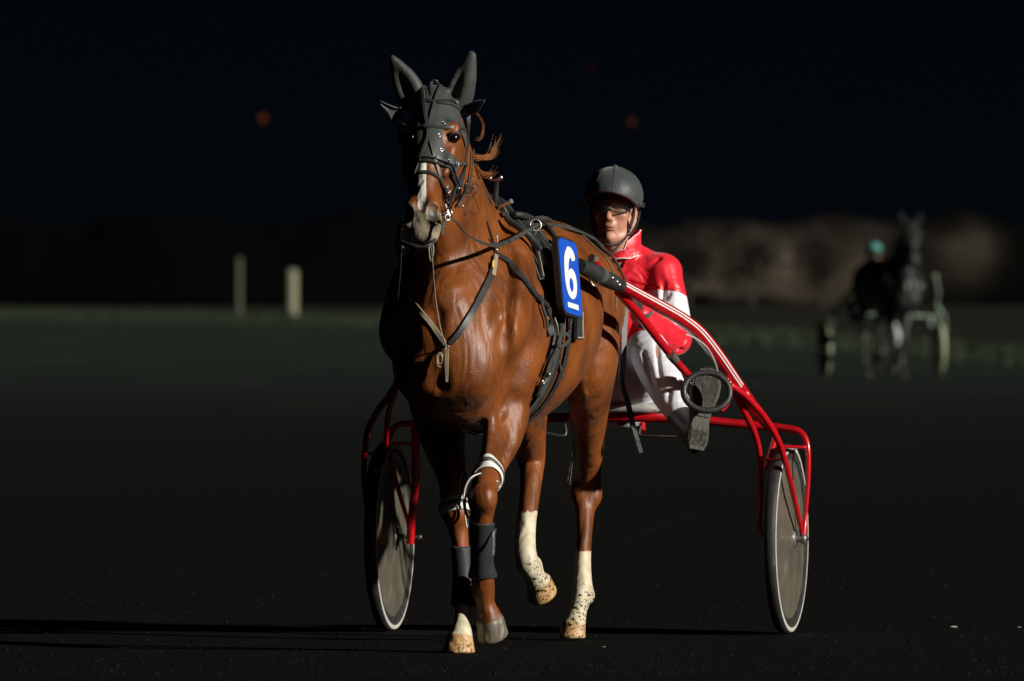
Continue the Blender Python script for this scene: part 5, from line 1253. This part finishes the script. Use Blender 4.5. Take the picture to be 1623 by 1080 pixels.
# ---- gloves: palm and five curled fingers closed on the reins
def glove(wr, hd, s, par):
    ax = nrmz(hd - wr); f = Field(np.minimum(wr, hd) - .13, np.maximum(wr, hd) + .13, .0035)
    th = nrmz(UP - ax * ax[2] + TX * -.3 * s); th = nrmz(th - ax * th.dot(ax)); pn_ = np.cross(ax, th) * -s
    if pn_.dot(np.array([-s, 0, 0])) < 0: pn_ = -pn_
    f.loft([(wr - ax * .02, .034, .034), (wr, .032, .028), (wr + ax * .03, .036, .020), (wr + ax * .065, .042, .018)], th, k=.01)
    base = wr + ax * .072
    for i, (o, l) in enumerate(((.032, .072), (.011, .080), (-.011, .076), (-.031, .062))):
        p0 = base + th * o - ax * .01; p1 = p0 + ax * l * .42; p2 = p1 + (pn_ * .9 + ax * .15) * l * .40; p3 = p2 + (pn_ * .15 - ax * .9) * l * .34
        f.loft([(p0, .0115, .0115), (p1, .0108, .0108), (p2, .0098, .0098), (p3, .0085, .0085)], th, k=.004, sub=3)
    t0 = wr + ax * .02 + th * .030; t1 = t0 + th * .028 + ax * .022 + pn_ * .008; t2 = t1 + ax * .026 + th * .010 + pn_ * .010; t3 = t2 + ax * .020 + pn_ * .008
    f.loft([(t0, .014, .014), (t1, .0125, .0125), (t2, .0112, .0112), (t3, .009, .009)], th, k=.006, sub=3)
    v, q_ = f.mesh(1); o = from_np('glove', v, q_, M['pad']); put(o, par); return o
glove(WRL, P(994, 448, 44.60), 1, person); glove(WRR, P(940, 460, 44.70), -1, person)
mb = MB(); ribbon(mb, [WRL + np.array(d) for d in ((-.036, -.01, .018), (-.01, -.036, .0), (.026, -.034, -.004), (.040, -.006, .010))], [nrmz(np.array(d)) for d in ((-1, -.5, 0), (0, -1, 0), (.4, -1, 0), (1, -.3, 0))], .018, .004); part(mb, 'cuff_strap', 'wire')
print('person', round(time.time() - T0, 1))
# ================================================================== THE PLACE
def gp(px, py, z=0.0):
    D = FPX * (CAMH - z) / (py - HORI); return np.array([(px - W_ / 2) / FPX * D, D, z])
def sheet(name, x0, x1, y0, y1, z, material):
    me = bpy.data.meshes.new(name); me.from_pydata([(x0, y0, z), (x1, y0, z), (x1, y1, z), (x0, y1, z)], [], [(0, 1, 2, 3)]); return link_mesh(name, me, material, None, False)
def strip(name, A, B, z, material):
    me = bpy.data.meshes.new(name); n = len(A); me.from_pydata([(a[0], a[1], z) for a in A] + [(b[0], b[1], z) for b in B], [], [(i, i + 1, n + i + 1, n + i) for i in range(n - 1)]); return link_mesh(name, me, material, None, False)
# track: black cinder; dark foreground and lighter distance put into the colour as lighting
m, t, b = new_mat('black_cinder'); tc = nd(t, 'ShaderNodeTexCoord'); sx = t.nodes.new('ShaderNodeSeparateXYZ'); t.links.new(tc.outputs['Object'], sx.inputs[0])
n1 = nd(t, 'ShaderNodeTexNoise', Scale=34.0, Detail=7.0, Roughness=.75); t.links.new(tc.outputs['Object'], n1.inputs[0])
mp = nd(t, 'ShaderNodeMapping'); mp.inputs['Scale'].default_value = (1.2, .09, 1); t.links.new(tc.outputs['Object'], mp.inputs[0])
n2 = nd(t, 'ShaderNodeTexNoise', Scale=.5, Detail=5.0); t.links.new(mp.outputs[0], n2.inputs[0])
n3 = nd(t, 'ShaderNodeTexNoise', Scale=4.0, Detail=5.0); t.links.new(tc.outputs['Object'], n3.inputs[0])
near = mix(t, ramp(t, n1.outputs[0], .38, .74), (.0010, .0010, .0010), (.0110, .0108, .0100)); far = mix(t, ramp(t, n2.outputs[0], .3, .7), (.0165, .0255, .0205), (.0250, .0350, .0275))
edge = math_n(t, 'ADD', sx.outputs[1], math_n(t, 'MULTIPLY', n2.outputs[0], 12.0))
er = t.nodes.new('ShaderNodeMapRange'); er.interpolation_type = 'SMOOTHERSTEP'; t.links.new(edge, er.inputs[0]); er.inputs[1].default_value = 52; er.inputs[2].default_value = 230  # distance fade from near to far colour stands in for light falloff
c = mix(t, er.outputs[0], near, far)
# sideways position across the track, not fed into the colour
xr = t.nodes.new('ShaderNodeMapRange'); xr.interpolation_type = 'SMOOTHERSTEP'
xa = math_n(t, 'DIVIDE', sx.outputs[0], math_n(t, 'MAXIMUM', sx.outputs[1], 1.0)); 
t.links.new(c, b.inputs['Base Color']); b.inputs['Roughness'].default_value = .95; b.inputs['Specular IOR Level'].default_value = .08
hb = math_n(t, 'ADD', n1.outputs[0], math_n(t, 'MULTIPLY', n3.outputs[0], .6))
bp = nd(t, 'ShaderNodeBump', Strength=.8, Distance=.02); t.links.new(hb, bp.inputs['Height']); t.links.new(bp.outputs[0], b.inputs['Normal'])
t.nodes.remove(xr); M['cinder'] = m
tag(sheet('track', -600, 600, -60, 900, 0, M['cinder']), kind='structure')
M['mark'] = mat('raked_cinder', (0.0125, 0.0122, 0.0112), .95, var=.5, scale=12, bump=.5, bscale=30, spec=.05)
for nm, px in (('wheel_track', [(590, 828), (520, 848), (440, 868), (370, 890), (300, 908), (225, 925), (120, 950)]), ('wheel_track', [(925, 905), (965, 878), (1005, 852), (1050, 834), (1100, 821), (1150, 815)])):
    q_ = catmull([gp(*p) for p in px], 8); tag(strip(nm, [p + np.array([0, .16, 0]) for p in q_], [p - np.array([0, .16, 0]) for p in q_], .004, M['mark']), kind='structure')
# loose clods and grit thrown up by the hooves
mb = MB(); rg = np.random.default_rng(3)
for i in range(5200):
    D = 40.3 + 14 * rg.random() ** 1.6; x = rg.uniform(-1, 1) * D * .044; r = rg.choice([.003, .004, .006, .009], p=[.4, .35, .2, .05]); a = rg.uniform(0, 6.28)
    pts_ = [np.array([x + r * math.cos(a + 2.1 * k) * rg.uniform(.7, 1.4), D + r * math.sin(a + 2.1 * k) * rg.uniform(.7, 1.4), .0]) for k in range(3)]
    mb.add(pts_ + [np.array([x, D, r * rg.uniform(.6, 1.3)])], [(0, 1, 3), (1, 2, 3), (2, 0, 3)])
M['grit'] = mat('grit', (.0065, .0065, .006), .9, var=.6, scale=60, bump=0, spec=.1)
tag(mb.build('cinder_grit', M['grit'], smooth=False), 'loose black cinder grit scattered over the track', 'grit', kind='stuff')
mb = MB()
for (px, py, r) in ((1511, 995, .012), (1615, 995, .006), (957, 1026, .005)):
    g0 = gp(px, py); mb = MB(); ball(mb, g0 + UP * r * .2, (r * 1.4, r, r * .35), seg=8)
    tag(mb.build('pebble', M['sidewall']), 'tiny pale pebble lying on the black track', 'pebble', 'pale pebbles on the track')
# grass verge
VT = [(-150, 485), (0, 488), (300, 493), (600, 500), (850, 507), (1100, 515), (1350, 530), (1623, 549), (1800, 562)]
VB = [(-150, 506), (0, 508), (300, 513), (600, 520), (850, 529), (1100, 541), (1350, 558), (1623, 582), (1800, 598)]
VA = catmull([gp(*p) for p in VT], 6); VBp = catmull([gp(*p) for p in VB], 6)
M['grass'] = mat('verge_grass', (0.036, 0.048, 0.030), .9, var=.35, scale=.6, bump=.5, bscale=6, spec=.1)
tag(strip('grass_verge', VA, VBp, .004, M['grass']), kind='structure')
mb = MB()
for i in range(14000):
    k = rg.integers(0, len(VA) - 1); u, v = rg.random(2); p = (VA[k] * (1 - u) + VA[k + 1] * u) * (1 - v) + (VBp[k] * (1 - u) + VBp[k + 1] * u) * v
    h = rg.uniform(.03, .07); a = rg.uniform(0, 3.14); wv = np.array([math.cos(a), math.sin(a), 0]) * .05
    mb.add([p - wv, p + wv, p + wv * .3 + UP * h + rg.normal(0, .02, 3)], [(0, 1, 2)])
M['blade'] = mat('grass_blade', (0.026, 0.036, 0.020), .8, var=.2, scale=.3, bump=0, spec=.1)
tag(mb.build('verge_turf', M['blade'], smooth=False), 'short green turf tufts on the verge beyond the track', 'grass', kind='stuff')
M['field'] = mat('far_field_earth', (.019, .019, .014), .95, var=.3, scale=.05, bump=.3, bscale=2, spec=.05)
tag(strip('far_field', [np.array([p[0] * 520 / p[1] if p[1] < 470 else p[0], 520, 0]) for p in VA], VA, .008, M['field']), kind='structure')
# posts on the verge
def post(px, py0, py1, wpx, label, mk, cap=False):
    g0 = gp(px, py0); D = g0[1]; h = (py0 - py1) / FPX * D; r = wpx / FPX * D / 2
    root = empty('marker_post', tuple(g0)); mb = MB(); V = []; n = 16
    for z, k in ((0, 1.0), (h * .92, 1.0), (h * .97, .9), (h, .55)):
        for i in range(n): a = 2 * math.pi * i / n; V.append(g0 + np.array([r * k * math.cos(a), r * k * math.sin(a), z]))
    F = [(j * n + i, j * n + (i + 1) % n, (j + 1) * n + (i + 1) % n, (j + 1) * n + i) for j in range(3) for i in range(n)] + [tuple(3 * n + i for i in range(n))]
    mb.add(V, F); put(mb.build('shaft', mk), root)
    mb = MB(); tube(mb, [g0 - UP * .02, g0 + UP * .05], r * 1.5, seg=12, n=2); put(mb.build('foot', M['leather2']), root); tag(root, label, 'post')
post(378, 497, 408, 11, 'thin dim marker post on the grass verge, left of the thicker one', mat('weathered_post', (.052, .058, .034), .8, var=.2, scale=6))
post(462, 500, 427, 20, 'thicker pale marker post on the grass verge, nearer to the horse', mat('white_post', (.17, .18, .115), .7, var=.2, scale=6))
# bank and hedge that close the view, bushes catching the light
def leafy(name, centre, size, nleaf, leaf, material, parent=None, seed=0):
    rg2 = np.random.default_rng(seed); cl = [(rg2.normal(0, .38, 3) * size, rg2.uniform(.25, .5)) for _ in range(14)]; V = []; F = []
    c = np.asarray(centre, float)
    for i in range(nleaf):
        o, k = cl[rg2.integers(0, 14)]; p = c + o + rg2.normal(0, 1, 3) * size * k
        if p[2] < .05: p[2] = rg2.uniform(.05, .4)
        a, b_ = rg2.normal(0, 1, (2, 3)); a = a / np.linalg.norm(a) * leaf; b_ = b_ / np.linalg.norm(b_) * leaf * .6
        V += [p - a, p + b_, p + a, p - b_]; F.append((4 * i, 4 * i + 1, 4 * i + 2, 4 * i + 3))
    return from_np(name, V, F, material, parent, False)
M['bark'] = mat('bark', (.02, .016, .012), .9)
def bush(px, D, top, wpx, mk, label, group, seed, nm='bush', n=2200):
    D = 472 + D
    x = (px - W_ / 2) / FPX * D; h = CAMH + (HORI - top) / FPX * D; wd = wpx / FPX * D / 2
    root = empty(nm, (x, D, 0)); mb = MB(); rg2 = np.random.default_rng(seed)
    tube(mb, [np.array([x, D, 0]), np.array([x + .05, D, h * .35]), np.array([x - .05, D, h * .7])], [.12, .08, .03], seg=8)
    for k in range(5): a = rg2.uniform(0, 6.28); tube(mb, [np.array([x, D, h * (.2 + .08 * k)]), np.array([x + math.cos(a) * wd * .6, D + math.sin(a) * wd * .6, h * (.45 + .1 * k)])], [.05, .015], seg=6)
    put(mb.build('trunk', M['bark']), root)
    put(leafy('crown', (x, D, h * .52), np.array([wd * .72, wd * .6, h * .36]), n, .085, mk, None, seed), root); tag(root, label, 'bush', group)
tanm = mat('withered_leaf', (.115, .098, .074), .85, var=.35, scale=.5, bump=0, spec=.1); dim = mat('dull_leaf', (.024, .021, .016), .9, var=.4, scale=.5, bump=0, spec=.05)
for i, (px, D, top, wd) in enumerate(((1090, 6, 362, 120), (1190, 6, 350, 150), (1300, 6, 346, 130), (1450, 6, 350, 150))): bush(px, D, top, wd, dim, 'dark blurred bush standing along the foot of the far bank', 'dark bushes along the far bank', 70 + i)
# embankment, long and dark
A = []; B = []; T = []; 
bankp = [np.array([x_, 478 + 4 * math.sin(x_ * .11), 0]) for x_ in np.linspace(-45, 45, 260)]
V = []; F = []; rows_ = 16
for i, p in enumerate(bankp):
    for j in range(rows_):
        t_b = j / (rows_ - 1); V.append(p + np.array([0, 9 * t_b, (3.5 + .55 * mnoise.noise(Vector((p[0] * .25, 3, 0))) + .25 * mnoise.noise(Vector((p[0] * .9, 7, j * .3)))) * math.sin(t_b * math.pi / 2)]))
for i in range(len(bankp) - 1):
    for j in range(rows_ - 1): a = i * rows_ + j; F.append((a, a + rows_, a + rows_ + 1, a + 1))
mb = MB(); mb.add(V, F)
m, t, b = new_mat('bank_painted_glow'); tc = nd(t, 'ShaderNodeTexCoord')  # bank colour carries the hazy brown glow as painted patches
n1 = nd(t, 'ShaderNodeTexNoise', Scale=.28, Detail=4.0); t.links.new(tc.outputs['Object'], n1.inputs[0])
dr = math_n(t, 'MULTIPLY', attr(t, 'glow_tint'), math_n(t, 'ADD', .55, ramp(t, n1.outputs[0], .35, .65)))
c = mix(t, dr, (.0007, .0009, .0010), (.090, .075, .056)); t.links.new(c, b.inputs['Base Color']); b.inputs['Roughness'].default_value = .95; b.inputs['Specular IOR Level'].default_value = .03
bk_ = mb.build('embankment', m); tag(bk_, kind='structure')
vv = np.array([v.co[:] for v in bk_.data.vertices]); bx, by = pxof(vv)
# soft brown misty glow on the right, put into the bank's colour as patches
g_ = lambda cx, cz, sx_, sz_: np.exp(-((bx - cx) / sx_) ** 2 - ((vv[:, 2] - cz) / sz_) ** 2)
set_attr(bk_, 'glow_tint', np.clip(.62 * g_(1240, 1.5, 120, 1.3) + .40 * g_(1110, 1.1, 100, 1.2) + .60 * g_(1370, 1.8, 80, 1.1) + .50 * g_(1530, 2.1, 45, 1.0) + .07 * g_(1230, 1.6, 300, 1.8), 0, 1))
M['mastblack'] = mat('black_mast_paint', (.003, .003, .003), .9, bump=0, spec=.02)
# two distant masts with a small red lamp
def mast(px, py, D, e, label):
    x = (px - W_ / 2) / FPX * D; z = CAMH + (HORI - py) / FPX * D; root = empty('lamp_mast', (x, D, 0)); mb = MB()
    tube(mb, [np.array([x, D, 0]), np.array([x, D, z - .16])], [.016, .012], seg=6, n=4); put(mb.build('pole', M['mastblack']), root)
    mb = MB(); ball(mb, (x, D, z), .16, seg=12); put(mb.build('lamp', mat('red_lamp_glass', (.003, .001, .001), .7, bump=0, spec=0, emit=((1.0, .24, .06), e))), root); tag(root, label, 'lamp')
mast(417, 188, 520, .085, 'small red warning lamp on a distant mast, left of the horse')
mast(1002, 193, 520, .05, 'small faint red lamp on a distant mast above the driver')
mast(935, 108, 520, .008, 'barely visible dark red lamp, highest of the distant ones')
# ================================================================== THE SECOND SULKY, FAR BEHIND (a mirrored turnout of the same build)
bpy.context.view_layer.update()
FD = 111.0; FX = (1397 - W_ / 2) / FPX * 156.0
MXH = None
MX = Matrix.Translation((FX, FD, 0)) @ Matrix.Diagonal((-1, 1, 1, 1)) @ Matrix.Translation((-SC[0], 0, 0))
fm = lambda n, c, r=.6: mat(n, c, r, bump=0, var=.3, scale=3)  # distant gloom put into the colours; frame and wheels lightened against missing light
FM = {'dark': fm('far_dark', (.005, .006, .006), .9), 'frame': fm('far_green_frame', (.30, .40, .30), .5), 'wheel': fm('far_wheel', (.34, .38, .24), .6), 'jacket': fm('far_jacket', (.006, .014, .016), .8),
      'cap': fm('far_teal_cap', (.05, .22, .20), .5), 'legs': fm('far_trousers', (.20, .20, .25)), 'skin': fm('far_skin', (.12, .07, .05)), 'board': fm('far_blue', (.01, .03, .11)), 'mark': fm('far_mark', (.4, .45, .42))}
def far_copy(root, keep, mats, rootmat=None):
    c = root.copy(); C.objects.link(c); c.matrix_world = MX @ root.matrix_world
    def setm(o, k):
        for sl_ in o.material_slots: sl_.link = 'OBJECT'; sl_.material = k if not isinstance(k, str) else FM[k]
    if root.type == 'MESH': setm(c, rootmat)
    for ch in list(root.children):
        st_ = ch.name.split('.')[0]
        if st_ in keep:
            d = ch.copy(); C.objects.link(d); d.parent = c; d.matrix_parent_inverse = ch.matrix_parent_inverse.copy(); setm(d, mats[st_])
            for gch in list(ch.children):
                if gch.name.split('.')[0] in ('sidewall', 'disc', 'rim'):
                    e = gch.copy(); C.objects.link(e); e.parent = d; e.matrix_parent_inverse = gch.matrix_parent_inverse.copy(); setm(e, 'wheel')
    return c
fh = far_copy(horse, ('mane', 'tail'), {'mane': 'dark', 'tail': 'dark'}, M['farhorse']); fh.matrix_world = Matrix.Translation((-.27, 0, 0)) @ fh.matrix_world; tag(fh, 'dark horse trotting far behind on the right, blurred, the gloom put into its colour', 'horse')
fs = far_copy(sulky, ('wheel', 'shaft', 'lower_shaft', 'cross_bar', 'wheel_arch', 'wheel_fork', 'seat', 'foot_strut', 'fork_brace'),
              {'wheel': 'wheel', 'shaft': 'frame', 'lower_shaft': 'frame', 'cross_bar': 'frame', 'wheel_arch': 'frame', 'wheel_fork': 'frame', 'seat': 'dark', 'foot_strut': 'frame', 'fork_brace': 'frame'})
tag(fs, 'greenish sulky with pale wheels far behind on the right, out of focus', 'sulky')
fp = far_copy(person, ('jacket', 'trousers', 'helmet', 'boot', 'glove', 'goggles'), {'jacket': 'jacket', 'trousers': 'legs', 'helmet': 'cap', 'boot': 'dark', 'glove': 'dark', 'goggles': 'dark'}, 'skin')
tag(fp, 'driver in dark jacket and teal helmet on the distant blurred sulky', 'person')
fn = far_copy(plate, ('board', 'board_rim'), {'board': 'board', 'board_rim': 'dark'}); fn.matrix_world = Matrix.Translation((-.27, 0, 0)) @ fn.matrix_world; tag(fn, 'small dim blue board at the side of the distant dark horse', 'number plate')
fb = far_copy(hood, ('hood_cloth',), {'hood_cloth': 'dark'}); fb.matrix_world = Matrix.Translation((-.27, 0, 0)) @ fb.matrix_world; tag(fb, 'dark hood over the ears of the distant horse', 'hood')
print('done', round(time.time() - T0, 1), 's')
